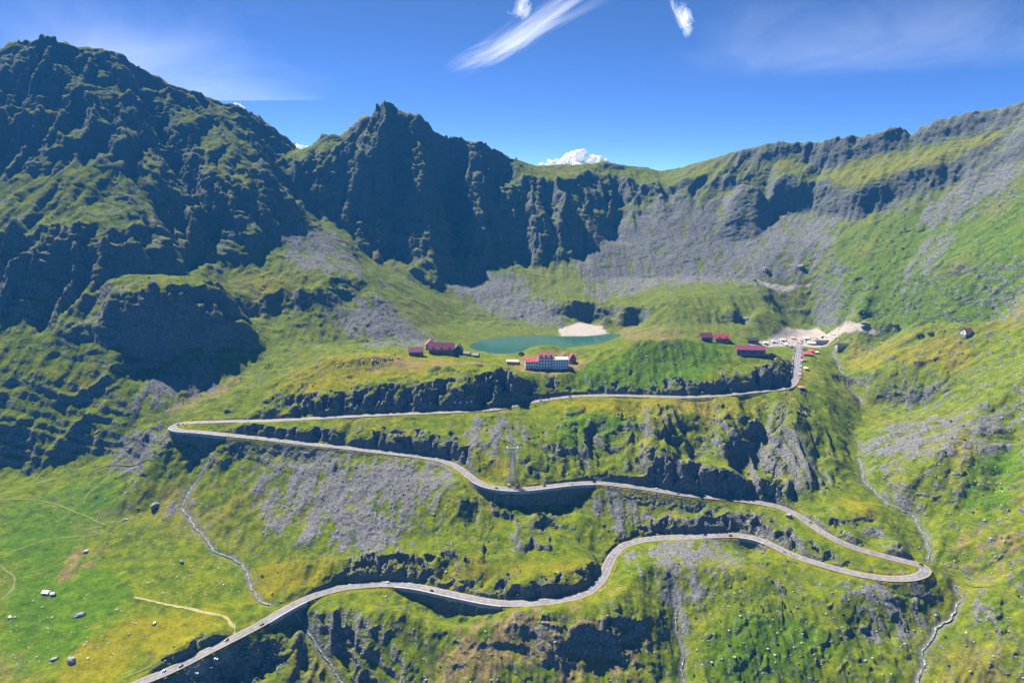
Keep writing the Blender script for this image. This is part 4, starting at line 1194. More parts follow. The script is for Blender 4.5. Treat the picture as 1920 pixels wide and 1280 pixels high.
def car_proto(kind):
    root = empty('car', (0, 0, -900))
    van = kind == 'van'
    Lh = 2.15 if not van else 2.6
    hood = 0.92 if not van else 1.05
    rows = [(-Lh, body_row(0.72, 0.35, 0.62)), (-Lh + 0.12, body_row(0.82, 0.28, 0.80)), (-Lh + 1.0, body_row(0.86, 0.25, hood)), (0.2, body_row(0.87, 0.25, hood + 0.04)), (Lh - 0.6, body_row(0.86, 0.27, hood + 0.04)), (Lh - 0.1, body_row(0.82, 0.3, hood)), (Lh, body_row(0.74, 0.38, hood - 0.2))]
    b_ = loft(rows).build('body', PM['white'], root)
    top = 1.48 if not van else 2.15
    f0, f1, r1, r0 = (-1.15, -0.45, 1.15, 1.9) if not van else (-1.9, -1.35, 2.3, 2.5)
    def cab(w, z_): return [(-w, z_), (w, z_)]
    V = []
    for y_, w_, z_ in ((f0, 0.80, hood), (f1, 0.66, top - 0.05), ((f1 + r1) / 2, 0.67, top), (r1, 0.65, top - 0.06), (r0, 0.78, hood + 0.03)):
        V += [(-w_, y_, z_), (w_, y_, z_)]
    V += [(-0.83, -0.2, hood + 0.04), (0.83, -0.2, hood + 0.04)]
    MB().add(V, [(0, 1, 3, 2), (6, 7, 9, 8), (0, 2, 4, 6, 8, 10), (1, 11, 9, 7, 5, 3)]).build('windows', M_GLASS, root)
    V2 = [v for v in V[2:8]]
    MB().add([(v[0] * 1.01, v[1], v[2] + 0.012) for v in V2], [(0, 1, 3, 2), (2, 3, 5, 4)]).build('roof', PM['white'], root)
    for sx in (-1, 1):
        for yy in (-Lh + 0.8, Lh - 0.8):
            tw = MB().cyl_x(sx * 0.80, yy, 0.33, 0.33, 0.22, 10).build('wheel', M_TYRE, root)
            MB().cyl_x(sx * 0.90, yy, 0.33, 0.19, 0.06, 8).build('rim', M_RIM, tw)
        MB().box(sx * 0.62 - 0.16, sx * 0.62 + 0.16, -Lh - 0.03, -Lh + 0.1, 0.60, 0.74).build('headlight', M_HEAD, root)
        MB().box(sx * 0.66 - 0.12, sx * 0.66 + 0.12, Lh - 0.08, Lh + 0.03, 0.62, 0.82).build('tail_light', M_TAIL, root)
    for o in root.children:
        if o.name.startswith(('body', 'roof')): o.material_slots[0].link = 'OBJECT'
    return root
PROTO = {'car': car_proto('car'), 'van': car_proto('van')}
def put_car(kind, loc, rz, paint, label, group=None, name=None, slope=0.0):
    c = copy_tree(PROTO[kind]); c.name = name or ('car' if kind == 'car' else 'van')
    c.location = [float(v) for v in loc]; c.rotation_euler = (slope, 0, rz)
    for o in c.children:
        if o.name.startswith(('body', 'roof')): o.material_slots[0].link = 'OBJECT'; o.material_slots[0].material = PM[paint]
    tag(c, label, 'car' if kind == 'car' else 'van', group); return c
def road_car(px, py, paint, label, lane=1, kind='car', up=True):
    i = min(max(road_near_px(px, py), 2), len(ROAD) - 3); t = ROAD[i + 1] - ROAD[i - 1]; t /= np.linalg.norm(t)
    if not up: t = -t
    rz = math.atan2(t[1], t[0]) + math.pi / 2      # the car's nose is at -y
    n = RNm[i] * (1 if not up else 1)
    p = ROAD[i].copy(); p[:2] += n * (-2.0 if up else 2.0) * lane; p[2] += 0.06
    return put_car(kind, p, rz, paint, label, 'cars driving on the mountain road', slope=-math.asin(t[2]))
road_car(489, 1169, 'black', 'black car driving on the lowest road above the stream culvert')
road_car(434, 1212, 'darkred', 'dark red car at the turnoff of the lowest road', up=False)
road_car(337, 1247, 'black', 'black car on the lowest road beside the shaded bank')
road_car(309, 1266, 'white', 'white car leading the cars at the bottom edge of the lowest road', up=False)
road_car(726, 1096, 'white', 'white car on the lowest road at the top of its left curve', up=False)
road_car(812, 1107, 'black', 'black car on the lowest road above the stone wall')
road_car(1324, 1008, 'black', 'black car on the lower road, left of the pair near the cliff', up=False)
road_car(1368, 1002, 'darkred', 'dark car on the lower road below the pale cliff ribs')
road_car(1474, 1034, 'grey', 'dark grey car on the lower road, first of two close together')
road_car(1489, 1042, 'silver', 'silver car close behind the dark grey car on the lower road')
road_car(1724, 1062, 'black', 'black car rounding the right hairpin bend')
road_car(1518, 978, 'blue', 'dark blue car descending towards the right hairpin')
road_car(1272, 926, 'grey', 'grey car on the middle road below the dark cliffs', up=False)
road_car(1232, 919, 'white', 'white car on the middle road below the rocky bluff')
road_car(1114, 905, 'black', 'black car at the right end of the wall on the middle road')
road_car(1072, 906, 'silver', 'silver car on the middle road over the wall, right of the tower', up=False)
road_car(1022, 912, 'black', 'black car on the middle road just right of the cableway tower')
road_car(932, 914, 'darkred', 'dark red car on the middle road left of the cableway tower', up=False)
road_car(334, 800, 'darkred', 'dark red car in the left hairpin bend')
road_car(345, 794, 'white', 'white car leaving the left hairpin uphill')
road_car(1012, 752, 'grey', 'grey car on the upper road where it leaves the shade')
road_car(1030, 749, 'black', 'black car on the upper road, middle of the three below the lodge', up=False)
road_car(1068, 744, 'black', 'black car on the upper road, right of the three below the lodge')
# lay-by on the lowest road
for px, py, col, lab in ((404, 1234, 'white', 'white car parked on the gravel lay-by nearest the road'), (366, 1260, 'white', 'white car parked at the lower end of the gravel lay-by'), (394, 1250, 'grey', 'grey car parked at the outer edge of the gravel lay-by')):
    p = spot(px, py); i = road_near_px(px, py); t = RT[i]
    put_car('car', (p[0], p[1], gz(p[0], p[1]) + 0.1), math.atan2(t[1], t[0]) + 0.9 + RNG.uniform(-.3, .3), col, lab)
# rows of parked cars along the street to the car park
PCOL = ['white', 'white', 'silver', 'grey', 'white', 'blue', 'red', 'silver', 'white', 'black']
k0 = road_near_px(1491, 708); k1 = len(ROAD) - 6
for side, lab in ((1, 'small car parked in the row along the left edge of the busy street'), (-1, 'small car parked in the row along the right edge of the busy street')):
    i = k0
    while i < k1:
        n = RNm[i]; p = ROAD[i].copy(); p[:2] += n * side * 6.4; p[2] += 0.12
        t = RT[i]
        put_car('van' if RNG.random() < 0.15 else 'car', (p[0], p[1], max(p[2], gz(p[0], p[1]) + 0.05)), math.atan2(t[1], t[0]) + math.pi / 2 * (1 if RNG.random() < .5 else -1) + (0.9 if side < 0 else 0.0), RNG.choice(PCOL), lab, 'cars parked along the street by the lake')
        i += 3 if side > 0 else 2
def car_grid(P, n, lab, grp, sd):
    rr = random.Random(sd); done = []; tries = 0
    while len(done) < n and tries < 600:
        tries += 1
        a, b, c = rr.random(), rr.random(), rr.randrange(len(P) - 1)
        x_ = P[c][0] + (P[c + 1][0] - P[c][0]) * a + rr.uniform(-5, 5); y_ = P[c][1] + (P[c + 1][1] - P[c][1]) * a + (b - 0.5) * 10
        p = spot(x_, y_)
        if p is None or any(abs(p[0] - q[0]) < 3.2 and abs(p[1] - q[1]) < 5.4 for q in done) or road_at(p[:1], p[1:2])[0][0] < 6: continue
        done.append(p)
        put_car('van' if rr.random() < 0.2 else 'car', (p[0], p[1], p[2] + 0.12), rr.choice((0, math.pi)) + rr.uniform(-.12, .12), rr.choice(PCOL), lab, grp)
car_grid([(1425, 647), (1455, 645), (1480, 640), (1540, 636), (1570, 632)], 60, 'small parked car among the crowd of cars at the gravel car park', 'cars in the gravel car park', 5)
car_grid([(630, 684), (680, 678), (745, 668)], 16, 'small vehicle parked on the shelf left of the plum chalet', 'vehicles parked by the chalet', 6)
for k, px in enumerate((853, 862, 875, 884)):
    lab = ['white panel on a post, leftmost of four on the dark cliff above the upper road', 'white panel on a post, second from left of four on the dark cliff', 'white panel on a post, third from left of four on the dark cliff', 'white panel on a post, rightmost of four on the dark cliff above the upper road'][k]
    p = spot(px, 756); r_ = empty('sign_panel', p, 0, lab, 'sign')
    MB().box(-1.3, 1.3, -0.12, 0.0, 1.2, 3.4).build('panel', M_FRAME, r_); MB().box(-0.12, 0.12, 0.01, 0.2, -2.0, 3.0).build('post', M_RIM, r_)
for r_ in PROTO.values():
    for ch in list(r_.children):
        for g in list(ch.children): bpy.data.objects.remove(g)
        bpy.data.objects.remove(ch)
    bpy.data.objects.remove(r_)
print('buildings and cars', round(time.time() - T0, 1))

# ------------------------------------------------------------------ cableway tower and its ropes
M_STEEL = flat_mat('galvanised_steel', (0.40, 0.39, 0.41), 0.5, 0.4, 0.1, 1.0, 0.1)
tp = spot(960, 903)
tower = empty('cableway_tower', tp, 0.0, 'tall grey lattice cableway tower beside the middle road', 'tower')
TH, b0_, b1_ = 46.0, 4.6, 1.5
lv = [0, 6, 12, 18, 24, 29.5, 35, 40]
def hw_(z_): return b0_ + (b1_ - b0_) * min(1.0, z_ / 40.0)
for sx, sy in ((1, 1), (1, -1), (-1, -1), (-1, 1)):
    MB().bar((sx * b0_, sy * b0_, -4), (sx * b1_, sy * b1_, 40), 0.50).bar((sx * b1_, sy * b1_, 40), (sx * b1_, sy * b1_, TH), 0.45).build('leg', M_STEEL, tower)
    MB().box(sx * b0_ - 1.2, sx * b0_ + 1.2, sy * b0_ - 1.2, sy * b0_ + 1.2, -6, 1.2).build('concrete_footing', M_KERB, tower)
for a_, c_ in zip(lv[:-1], lv[1:]):
    p0, p1 = hw_(a_), hw_(c_); mb = MB()
    cs = [(1, 1), (1, -1), (-1, -1), (-1, 1)]
    for k in range(4):
        (ax, ay), (bx, by) = cs[k], cs[(k + 1) % 4]
        mb.bar((ax * p0, ay * p0, a_), (bx * p1, by * p1, c_), 0.24).bar((bx * p0, by * p0, a_), (ax * p1, ay * p1, c_), 0.24).bar((ax * p1, ay * p1, c_), (bx * p1, by * p1, c_), 0.26)
    mb.build('bracing', M_STEEL, tower)
for zz_ in (41.5, 45.5):
    MB().bar((-7.5, 0, zz_), (7.5, 0, zz_), 0.5).bar((-7.5, 1.2, zz_), (7.5, 1.2, zz_), 0.35).build('crossarm', M_STEEL, tower)
for sx in (-1, 1):
    MB().box(sx * 6.3 - 0.5, sx * 6.3 + 0.5, -3.2, 3.2, 45.9, 46.8).build('rope_saddle', M_STEEL, tower)
    MB().bar((sx * 7.2, 0, 41.5), (sx * 7.2, 0, 45.5), 0.25).build('hanger', M_STEEL, tower)
M_ROPE = flat_mat('steel_rope', (0.25, 0.25, 0.27), 0.5, 0.4, 0.05, 1.0, 0.3)
up_e = np.array(rel(4, 6, 14)); dn_e = at_y(770, 1420, 300.0)
for sx, nm in ((-1, 'left'), (1, 'right')):
    a_ = np.array((tp[0] + sx * 6.3, tp[1], tp[2] + 46.9))
    for e_, seg_n in ((up_e + np.array((sx * 3, 0, 0)), 'uphill to the lodge'), (dn_e + np.array((sx * 6.3, 0, 0)), 'down the valley')):
        mb = MB(); P = []
        for k in range(25):
            f = k / 24; p = a_ + (e_ - a_) * f; p[2] -= (6 if 'uphill' in seg_n else 26) * 4 * f * (1 - f); P.append(p)
        for p, q in zip(P[:-1], P[1:]): mb.bar(p, q, 0.03)
        o = mb.build('cableway_rope', M_ROPE); tag(o, 'thin %s hand steel rope running %s from the cableway tower' % (nm, seg_n), 'cable', 'ropes of the cableway')
print('tower', round(time.time() - T0, 1))

# ------------------------------------------------------------------ boulders
def rock_mat(name, lo, hi):
    m, nt, b = new_mat(name, 0.95, 0.15)
    pos = nt.nodes.new('ShaderNodeNewGeometry').outputs['Position']
    nt.links.new(ramp(nt, noise_tex(nt, 0.7, 4, 0.65, pos), [(0.3, lo), (0.7, hi)]), b.inputs['Base Color'])
    return m
M_BOUL = rock_mat('grey_boulder', (0.10, 0.10, 0.10), (0.34, 0.32, 0.31))
M_SCREE = rock_mat('scree_stone', (0.07, 0.07, 0.085), (0.25, 0.245, 0.27))
M_SLOPE = rock_mat('slope_stone', (0.16, 0.155, 0.13), (0.42, 0.40, 0.35))
M_PALE = rock_mat('pale_boulder', (0.28, 0.27, 0.24), (0.52, 0.50, 0.46))
_t = (1 + 5 ** 0.5) / 2
ICO_V = np.array([(-1,_t,0),(1,_t,0),(-1,-_t,0),(1,-_t,0),(0,-1,_t),(0,1,_t),(0,-1,-_t),(0,1,-_t),(_t,0,-1),(_t,0,1),(-_t,0,-1),(-_t,0,1)], float)
ICO_V /= np.linalg.norm(ICO_V[0])
ICO_F = np.array([(0,11,5),(0,5,1),(0,1,7),(0,7,10),(0,10,11),(1,5,9),(5,11,4),(11,10,2),(10,7,6),(7,1,8),(3,9,4),(3,4,2),(3,2,6),(3,6,8),(3,8,9),(4,9,5),(2,4,11),(6,2,10),(8,6,7),(9,8,1)])
def ico2():
    V = [tuple(v) for v in ICO_V]; Fc = []; cache = {}
    def mid(a, b):
        k = (min(a, b), max(a, b))
        if k not in cache:
            v = np.array(V[a]) + np.array(V[b]); v /= np.linalg.norm(v); V.append(tuple(v)); cache[k] = len(V) - 1
        return cache[k]
    for a, b, c in ICO_F:
        ab, bc, ca = mid(a, b), mid(b, c), mid(c, a); Fc += [(a, ab, ca), (b, bc, ab), (c, ca, bc), (ab, bc, ca)]
    return np.array(V), Fc
I2V, I2F = ico2()
def boulder(px, py, sx, sy, sz, mat, label, group=None, sd=0, name='boulder'):
    p = spot(px, py); rr = np.random.RandomState(sd)
    V = I2V * (1 + 0.22 * rr.randn(len(I2V), 1).clip(-1.5, 1.5)); V = np.clip(V, -0.82, 0.9) * np.array((sx, sy, sz))
    o = mesh_obj(name, V, I2F, mat); o.location = (p[0], p[1], p[2] + sz * 0.25); o.rotation_euler = (rr.uniform(-.2, .2), rr.uniform(-.2, .2), rr.uniform(0, 6.28))
    tag(o, label, 'rock', group); return o
BIG = [
 (132, 1236, 6.5, 4.2, 3.6, M_BOUL, 'large dark grey boulder standing in the lower left meadow'),
 (104, 1233, 4.5, 3.0, 1.8, M_BOUL, 'low grey rock slab just left of the large meadow boulder'),
 (148, 1152, 7.5, 3.0, 2.6, M_BOUL, 'long dark rock hump with shaded front in the left meadow'),
 (18, 1156, 3.4, 2.0, 1.5, M_PALE, 'white rock at the left edge of the meadow'),
 (290, 948, 6.0, 4.5, 4.5, M_BOUL, 'big dark boulder on the meadow left of the stream head'),
 (340, 1055, 2.8, 2.2, 2.6, M_BOUL, 'single dark boulder in the meadow between track and stream'),
 (288, 1168, 3.0, 2.0, 1.3, M_PALE, 'pale rock in the yellow grass left of the track bend'),
 (236, 972, 4.0, 2.5, 1.6, M_BOUL, 'grey rock in the meadow above the brown patch'),
 (160, 1033, 3.4, 2.4, 1.6, M_PALE, 'pale rock at the top of the reddish brown patch'),
 (1480, 968, 4.0, 3.0, 3.5, M_BOUL, 'grey boulder at the inside of the middle road above the hairpin'),
 (1400, 598, 7, 5, 5, M_BOUL, 'dark crag boulder on the knoll behind the red cottages'),
 (1620, 610, 8, 6, 6, M_BOUL, 'dark crag boulder above the right end of the pale gravel'),
 (1435, 505, 8, 6, 6, M_BOUL, 'dark boulder in the scree left above the snow patch'),
 (1500, 503, 8, 6, 6, M_BOUL, 'dark boulder on the scree right above the snow patch'),
 (1412, 522, 5, 4, 4, M_PALE, 'pale boulder at the left tip of the snow patch'),
]
for k, (px, py, a_, b_, c_, mm, lab) in enumerate(BIG): boulder(px, py, a_, b_, c_, mm, lab, None, 900 + k)
rr = random.Random(3)
def small_rocks(n, poly, label, group, smin, smax, sd):
    rq = random.Random(sd); c = 0; t = 0
    xs = [p[0] for p in poly]; ys = [p[1] for p in poly]
    while c < n and t < 4000:
        t += 1; px = rq.uniform(min(xs), max(xs)); py = rq.uniform(min(ys), max(ys))
        ins = False
        for (ax, ay), (bx, by) in zip(poly, poly[1:] + poly[:1]):
            if (ay > py) != (by > py) and px < (bx - ax) * (py - ay) / (by - ay) + ax: ins = not ins
        if not ins: continue
        s = smin + (smax - smin) * rq.random() ** 3
        p = spot(px, py)
        if p is None or road_at(p[:1], p[1:2])[0][0] < 8: continue
        boulder(px, py, s, s * rq.uniform(.6, .9), s * rq.uniform(.45, .7), M_PALE, label, group, sd * 1000 + c, 'rock'); c += 1
small_rocks(70, [(10,1130),(200,1110),(260,1170),(230,1230),(30,1260)], 'small pale rock lying in the green meadow below the shepherd hut', 'pale rocks in the lower left meadow', 0.6, 1.7, 21)
small_rocks(60, [(330,1050),(440,1050),(450,1110),(300,1130),(240,1110)], 'small pale rock in the meadow between the track and the stream', 'pale rocks beside the stream', 0.6, 1.6, 22)
small_rocks(40, [(60,900),(330,900),(330,1040),(200,1040),(60,980)], 'small pale rock in the upper left meadow among the trails', 'pale rocks in the upper left meadow', 0.5, 1.4, 23)
# countless stones: scree, boulder fields
def scatter(name, wts, n, smin, smax, mat, sd, flat_=0.6, power=3.0):
    R = np.random.RandomState(sd)
    cell = (RR ** 1.15 * np.gradient(RR, axis=1)).ravel()
    w = wts * np.clip(cell, 0, None) * keep
    w = w * (PJ[:, 0] > -60) * (PJ[:, 0] < 1980) * (PJ[:, 1] < 1300) * (n_y * -y + n_x * -x + n_z * (CAM_H - z) > 0)
    c = np.cumsum(w); idx = np.searchsorted(c, R.rand(n) * c[-1])
    s = smin + (smax - smin) * R.rand(n) ** power
    a = R.rand(n) * 6.283
    base = ICO_V[None] * (1 + 0.25 * R.randn(n, 12, 1).clip(-1.4, 1.4))
    base = base * (s[:, None, None] * np.stack((R.uniform(.7, 1.25, n), R.uniform(.7, 1.25, n), R.uniform(flat_ * .7, flat_ * 1.3, n)), 1)[:, None, :])
    ca, sa = np.cos(a)[:, None], np.sin(a)[:, None]
    bx = base[..., 0] * ca - base[..., 1] * sa; by = base[..., 0] * sa + base[..., 1] * ca
    V = np.stack((bx + x[idx][:, None], by + y[idx][:, None], base[..., 2] + (z[idx] + s * 0.15)[:, None]), -1).reshape(-1, 3)
    Fc = (ICO_F[None] + 12 * np.arange(n)[:, None, None]).reshape(-1, 3).astype(np.int32)
    me = bpy.data.meshes.new(name); me.vertices.add(len(V)); me.vertices.foreach_set('co', V.astype(np.float32).ravel())
    me.loops.add(Fc.size); me.loops.foreach_set('vertex_index', Fc.ravel())
    me.polygons.add(len(Fc)); me.polygons.foreach_set('loop_start', np.arange(0, Fc.size, 3, dtype=np.int32)); me.update(calc_edges=True)
    me.materials.append(mat); o = bpy.data.objects.new(name, me); COL.objects.link(o); tag(o, kind='stuff'); return o
scatter('scree_stones', screm ** 2 * (y < 1750), 13000, 0.25, 1.3, M_SCREE, 61)
scatter('slope_stones', (0.10 + smm + 0.6 * scrm_s) * (y < 1250) * (1 - meadow * 0.8), 4500, 0.3, 1.5, M_SLOPE, 62)
M_SHRUB = rock_mat('juniper_foliage', (0.012, 0.028, 0.008), (0.035, 0.065, 0.014))
scatter('juniper_shrubs', (0.15 + 0.8 * knb + 0.9 * lushm * smm) * (1 - meadow) * (1 - screm) * (y < 1500) * (d_r > 9), 3200, 0.4, 1.8, M_SHRUB, 63, 0.55, 2.0)
print('stones', round(time.time() - T0, 1))

# a few bushes that stand alone
def bush(px, py, r, label, sd):
    p = spot(px, py); R = np.random.RandomState(sd); root = empty('bush', p, 0, label, 'bush'); V = []; Fc = []
    for k in range(170):
        d_ = R.randn(3); d_ /= np.linalg.norm(d_); d_[2] = abs(d_[2]); q = d_ * r * R.uniform(0.45, 1.0); q[2] = q[2] * 0.95 + 0.3
        a_, b_ = R.randn(3), R.randn(3); a_ *= r * 0.16 / np.linalg.norm(a_); b_ *= r * 0.16 / np.linalg.norm(b_); n = len(V)
        V += [q - a_, q + b_, q + a_, q - b_]; Fc.append((n, n + 1, n + 2, n + 3))
    mesh_obj('foliage', V, Fc, M_SHRUB, root); MB().bar((0, 0, -1), (0, 0, r * 0.6), 0.14 * r / 3).bar((0, 0, r * .3), (r * .4, 0, r * .7), 0.08 * r / 3).bar((0, 0, r * .3), (-r * .3, r * .2, r * .7), 0.08 * r / 3).build('stem', M_DOOR, root)
bush(975, 664, 5.5, 'round dark bush on the lake shore left of the lodge', 31)
bush(1680, 612, 6.0, 'dark low bush at the right end of the gravel, above the yellow bench', 32)
bush(1725, 632, 7.0, 'dark wide bush on the yellow bench left of the lonely hut', 33)
bush(1748, 628, 6.0, 'dark bush next to the wide one, nearest the lonely hut', 34)
# visitors around the car park and the lodge: a far-off crowd
def crowd(name, spots_, sd):
    rq = random.Random(sd); cols = [(0.6, 0.58, 0.56), (0.05, 0.07, 0.16), (0.45, 0.06, 0.07), (0.10, 0.10, 0.11), (0.55, 0.35, 0.12), (0.12, 0.22, 0.42)]
    me = bpy.data.meshes.new(name); V = []; Fc = []; MI = []
    prof = [(0.0, 0.10), (0.45, 0.13), (0.85, 0.17), (1.15, 0.19), (1.38, 0.21), (1.46, 0.08), (1.52, 0.07), (1.60, 0.11), (1.70, 0.10), (1.76, 0.02)]
    for poly, n in spots_:
        for _ in range(n):
            k = rq.randrange(len(poly) - 1); f = rq.random()
            p = spot(poly[k][0] + (poly[k + 1][0] - poly[k][0]) * f + rq.uniform(-4, 4), poly[k][1] + (poly[k + 1][1] - poly[k][1]) * f + rq.uniform(-3, 3))
            if p is None: continue
            c = rq.randrange(len(cols)); s_ = rq.uniform(.9, 1.06); b0 = len(V)
            for h_, r_ in prof:
                for q in range(6): V.append((p[0] + r_ * 1.25 * math.cos(q * 1.047), p[1] + r_ * math.sin(q * 1.047), p[2] + 0.05 + h_ * s_))
            for r in range(len(prof) - 1):
                for q in range(6):
                    Fc.append((b0 + r * 6 + q, b0 + r * 6 + (q + 1) % 6, b0 + (r + 1) * 6 + (q + 1) % 6, b0 + (r + 1) * 6 + q)); MI.append(3 if r < 2 else c if r < 5 else 6)
    me.from_pydata(V, [], Fc); me.update()
    for k, c in enumerate(cols + [(0.30, 0.17, 0.11)]): me.materials.append(flat_mat('clothing_%d' % k, c, 0.9, 0.1, 0.1, 2.0))
    me.polygons.foreach_set('material_index', np.array(MI, np.int32))
    o = bpy.data.objects.new(name, me); COL.objects.link(o); tag(o, kind='stuff')
crowd('crowd', [([(1484, 720), (1486, 660)], 40), ([(1502, 720), (1506, 665)], 70), ([(1430, 646), (1490, 640), (1560, 634)], 150), ([(990, 692), (1075, 690)], 30), ([(640, 684), (770, 668)], 30), ([(1480, 733), (1505, 730)], 30)], 77)
# ------------------------------------------------------------------ clouds
def cloud_mat():
    m = bpy.data.materials.new('cumulus'); m.use_nodes = True; nt = m.node_tree; nt.nodes.clear()
    out = nt.nodes.new('ShaderNodeOutputMaterial'); d = nt.nodes.new('ShaderNodeBsdfDiffuse'); t = nt.nodes.new('ShaderNodeBsdfTranslucent'); mx = nt.nodes.new('ShaderNodeMixShader')
    d.inputs['Color'].default_value = (0.93, 0.93, 0.93, 1); t.inputs['Color'].default_value = (0.93, 0.92, 0.90, 1); mx.inputs[0].default_value = 0.6
    nt.links.new(d.outputs[0], mx.inputs[1]); nt.links.new(t.outputs[0], mx.inputs[2]); nt.links.new(mx.outputs[0], out.inputs['Surface']); return m
M_CUM = cloud_mat()
def cumulus(puffs, dist, label, sd):
    R = np.random.RandomState(sd); V = []; Fc = []
    c0 = at_y(puffs[0][0], puffs[0][1], dist)
    o_ = empty('cumulus_cloud', c0, 0, label, 'cloud', 'clouds behind the ridge')
    for px, py, r in puffs:
        c = at_y(px, py, dist + R.uniform(-60, 60)); rad = r / F_PX * dist
        for k in range(26):
            d_ = R.randn(3); d_ /= np.linalg.norm(d_); q = c + d_ * rad * R.uniform(0.3, 0.8); rr_ = rad * R.uniform(0.18, 0.42)
            n = len(V); W = I2V * (rr_ * (1 + 0.10 * R.randn(len(I2V), 1)))
            V += [tuple(q + w - c0) for w in W]; Fc += [tuple(i + n for i in f) for f in I2F]
    ob = mesh_obj('cloud_body', V, Fc, M_CUM, o_, True)
    ob.modifiers.new('remesh', 'REMESH'); ob.modifiers[0].mode = 'VOXEL'; ob.modifiers[0].voxel_size = 9.0; ob.modifiers[0].use_smooth_shade = True
cumulus([(1085, 298, 18), (1060, 305, 18), (1110, 305, 20), (1035, 309, 15), (1085, 322, 30), (1128, 308, 16), (1018, 312, 10), (1075, 300, 16)], 5200, 'white cumulus cloud peeping over the saddle right of the central peak', 1)
cumulus([(445, 208, 14), (432, 202, 9), (460, 222, 14), (480, 238, 10), (500, 248, 9)], 5200, 'white cloud peeping over the ridge of the left mountain', 2)
cumulus([(562, 282, 13), (580, 288, 14), (548, 278, 8)], 5200, 'small white cloud in the notch between the left mountain and the peak', 3)
def cirrus_mat(name, sc, thr0, thr1, amax, stretch):
    m = bpy.data.materials.new(name); m.use_nodes = True; nt = m.node_tree; nt.nodes.clear()
    out = nt.nodes.new('ShaderNodeOutputMaterial'); d = nt.nodes.new('ShaderNodeBsdfDiffuse'); t = nt.nodes.new('ShaderNodeBsdfTranslucent'); mx = nt.nodes.new('ShaderNodeMixShader'); tr_ = nt.nodes.new('ShaderNodeBsdfTransparent'); m2 = nt.nodes.new('ShaderNodeMixShader')
    d.inputs['Color'].default_value = (0.95, 0.95, 0.95, 1); t.inputs['Color'].default_value = (0.95, 0.95, 0.95, 1); mx.inputs[0].default_value = 0.7
    uv = nt.nodes.new('ShaderNodeAttribute'); uv.attribute_name = 'sheet'
    mp = nt.nodes.new('ShaderNodeMapping'); mp.inputs['Scale'].default_value = stretch; nt.links.new(uv.outputs['Vector'], mp.inputs['Vector'])
    n = nt.nodes.new('ShaderNodeTexNoise'); n.inputs['Scale'].default_value = sc; n.inputs['Detail'].default_value = 7; n.inputs['Roughness'].default_value = 0.62; n.inputs['Distortion'].default_value = 0.6
    nt.links.new(mp.outputs[0], n.inputs['Vector'])
    sp = nt.nodes.new('ShaderNodeSeparateXYZ'); nt.links.new(uv.outputs['Vector'], sp.inputs[0])
    def bell(s_):
        a = mth(nt, 'SUBTRACT', s_, 0.5); a = mth(nt, 'ABSOLUTE', a); a = mth(nt, 'MULTIPLY', a, 2.0); a = mth(nt, 'POWER', a, 1.6); return mth(nt, 'SUBTRACT', 1.0, a, True)
    e = mth(nt, 'MULTIPLY', bell(sp.outputs[0]), bell(sp.outputs[1]))
    f = mth(nt, 'ADD', n.outputs['Fac'], mth(nt, 'MULTIPLY', mth(nt, 'SUBTRACT', e, 1.0), 0.42))
    r = ramp(nt, f, [(thr0, (0, 0, 0)), (thr1, (amax, amax, amax))])
    r = mth(nt, 'MULTIPLY', r, mth(nt, 'MULTIPLY', e, 1.6, True))
    nt.links.new(d.outputs[0], mx.inputs[1]); nt.links.new(t.outputs[0], mx.inputs[2])
    nt.links.new(r, m2.inputs[0]); nt.links.new(tr_.outputs[0], m2.inputs[1]); nt.links.new(mx.outputs[0], m2.inputs[2]); nt.links.new(m2.outputs[0], out.inputs['Surface']); return m
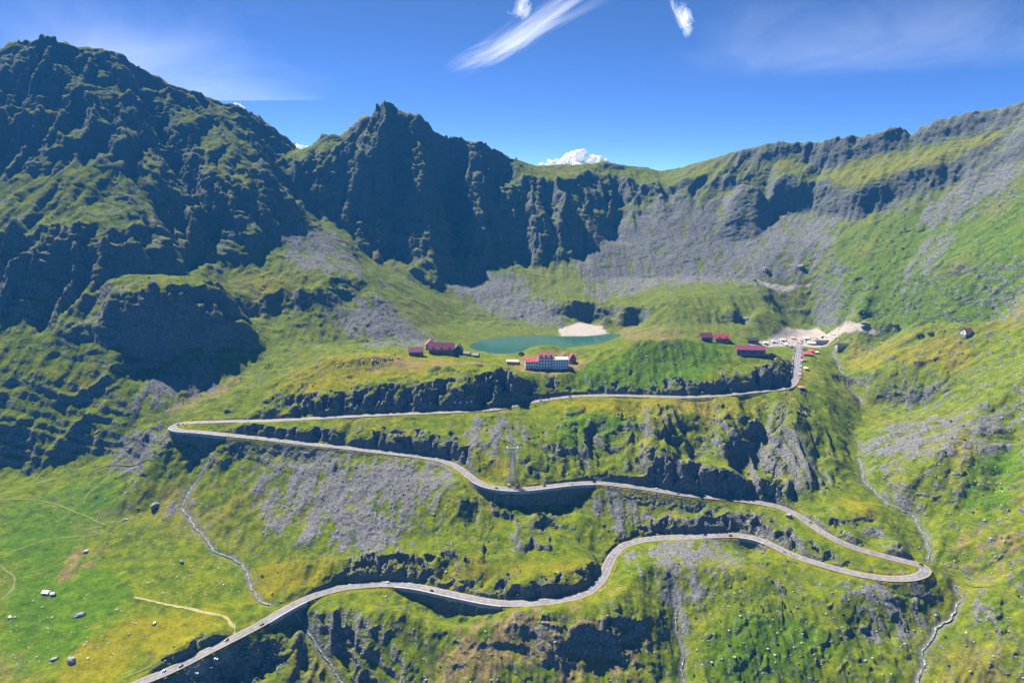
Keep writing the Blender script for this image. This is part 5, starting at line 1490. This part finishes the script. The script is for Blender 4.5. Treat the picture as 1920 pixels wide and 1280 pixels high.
def cirrus(P, alt, mat, label, nu=24, nv=12, bulge=250.0):
    """a thin cloud sheet at height alt: four corners in order (start-left, start-right, end-right, end-left)"""
    Q = [at_z(px, py, alt) for px, py in P]; V = []; Fc = []; UV = []
    for i in range(nu + 1):
        for j in range(nv + 1):
            u_, v_ = i / nu, j / nv; p = (Q[0] * (1 - u_) + Q[3] * u_) * (1 - v_) + (Q[1] * (1 - u_) + Q[2] * u_) * v_
            p = p + np.array((0, 0, bulge * math.sin(u_ * 7 + v_ * 3) * 0.5)); V.append(p); UV.append((u_, v_, 0))
    for i in range(nu):
        for j in range(nv):
            a = i * (nv + 1) + j; Fc.append((a, a + 1, a + nv + 2, a + nv + 1))
    o = mesh_obj('cirrus_cloud', V, Fc, mat, None, True); at = o.data.attributes.new('sheet', 'FLOAT_VECTOR', 'POINT')
    at.data.foreach_set('vector', np.array(UV, np.float32).ravel()); tag(o, label, 'cloud', 'wispy clouds in the blue sky'); return o
cirrus([(800, 140), (870, 152), (1300, -60), (1095, -75)], 5200, cirrus_mat('cirrus_streak', 3.2, 0.12, 0.95, 0.55, (0.8, 1.7, 1)), 'long white cloud streak slanting up to the right in the upper middle')
cirrus([(930, 45), (990, 50), (1030, -25), (950, -25)], 5200, cirrus_mat('cirrus_tuft', 3.0, 0.30, 0.75, 0.6, (1, 1, 1)), 'small white cloud tuft left above the long streak')
cirrus([(1225, -20), (1280, 85), (1320, 60), (1260, -40)], 5200, cirrus_mat('cirrus_wisp', 2.6, 0.25, 0.70, 0.8, (1, 1, 1)), 'bright white wisp of cloud at the top, right of the long streak')
cirrus([(-250, 240), (700, 240), (700, -120), (-250, -120)], 7200, cirrus_mat('cirrus_veil', 1.6, 0.10, 0.95, 0.36, (1, 1, 1)), 'broad faint veil of cloud over the left mountain', 30, 30)
cirrus([(1180, 170), (2100, 130), (2150, -60), (1250, -60)], 7200, cirrus_mat('cirrus_bands', 1.5, 0.10, 0.95, 0.16, (1.0, 2.2, 1)), 'faint bands of thin cloud in the upper right sky', 30, 30)

# ------------------------------------------------------------------ the air between the camera and the peaks
m = bpy.data.materials.new('mountain_haze'); m.use_nodes = True
nt = m.node_tree; nt.nodes.clear()
out = nt.nodes.new('ShaderNodeOutputMaterial'); pv = nt.nodes.new('ShaderNodeVolumePrincipled')
pv.inputs['Color'].default_value = (0.05, 0.38, 1.0, 1)
pv.inputs['Density'].default_value = 0.000062
pv.inputs['Anisotropy'].default_value = 0.0
nt.links.new(pv.outputs['Volume'], out.inputs['Volume'])
hb = MB().box(-2600, 2600, -400, 3000, -480, 760).build('haze', m)
tag(hb, kind='stuff')
print('done', round(time.time() - T0, 1))
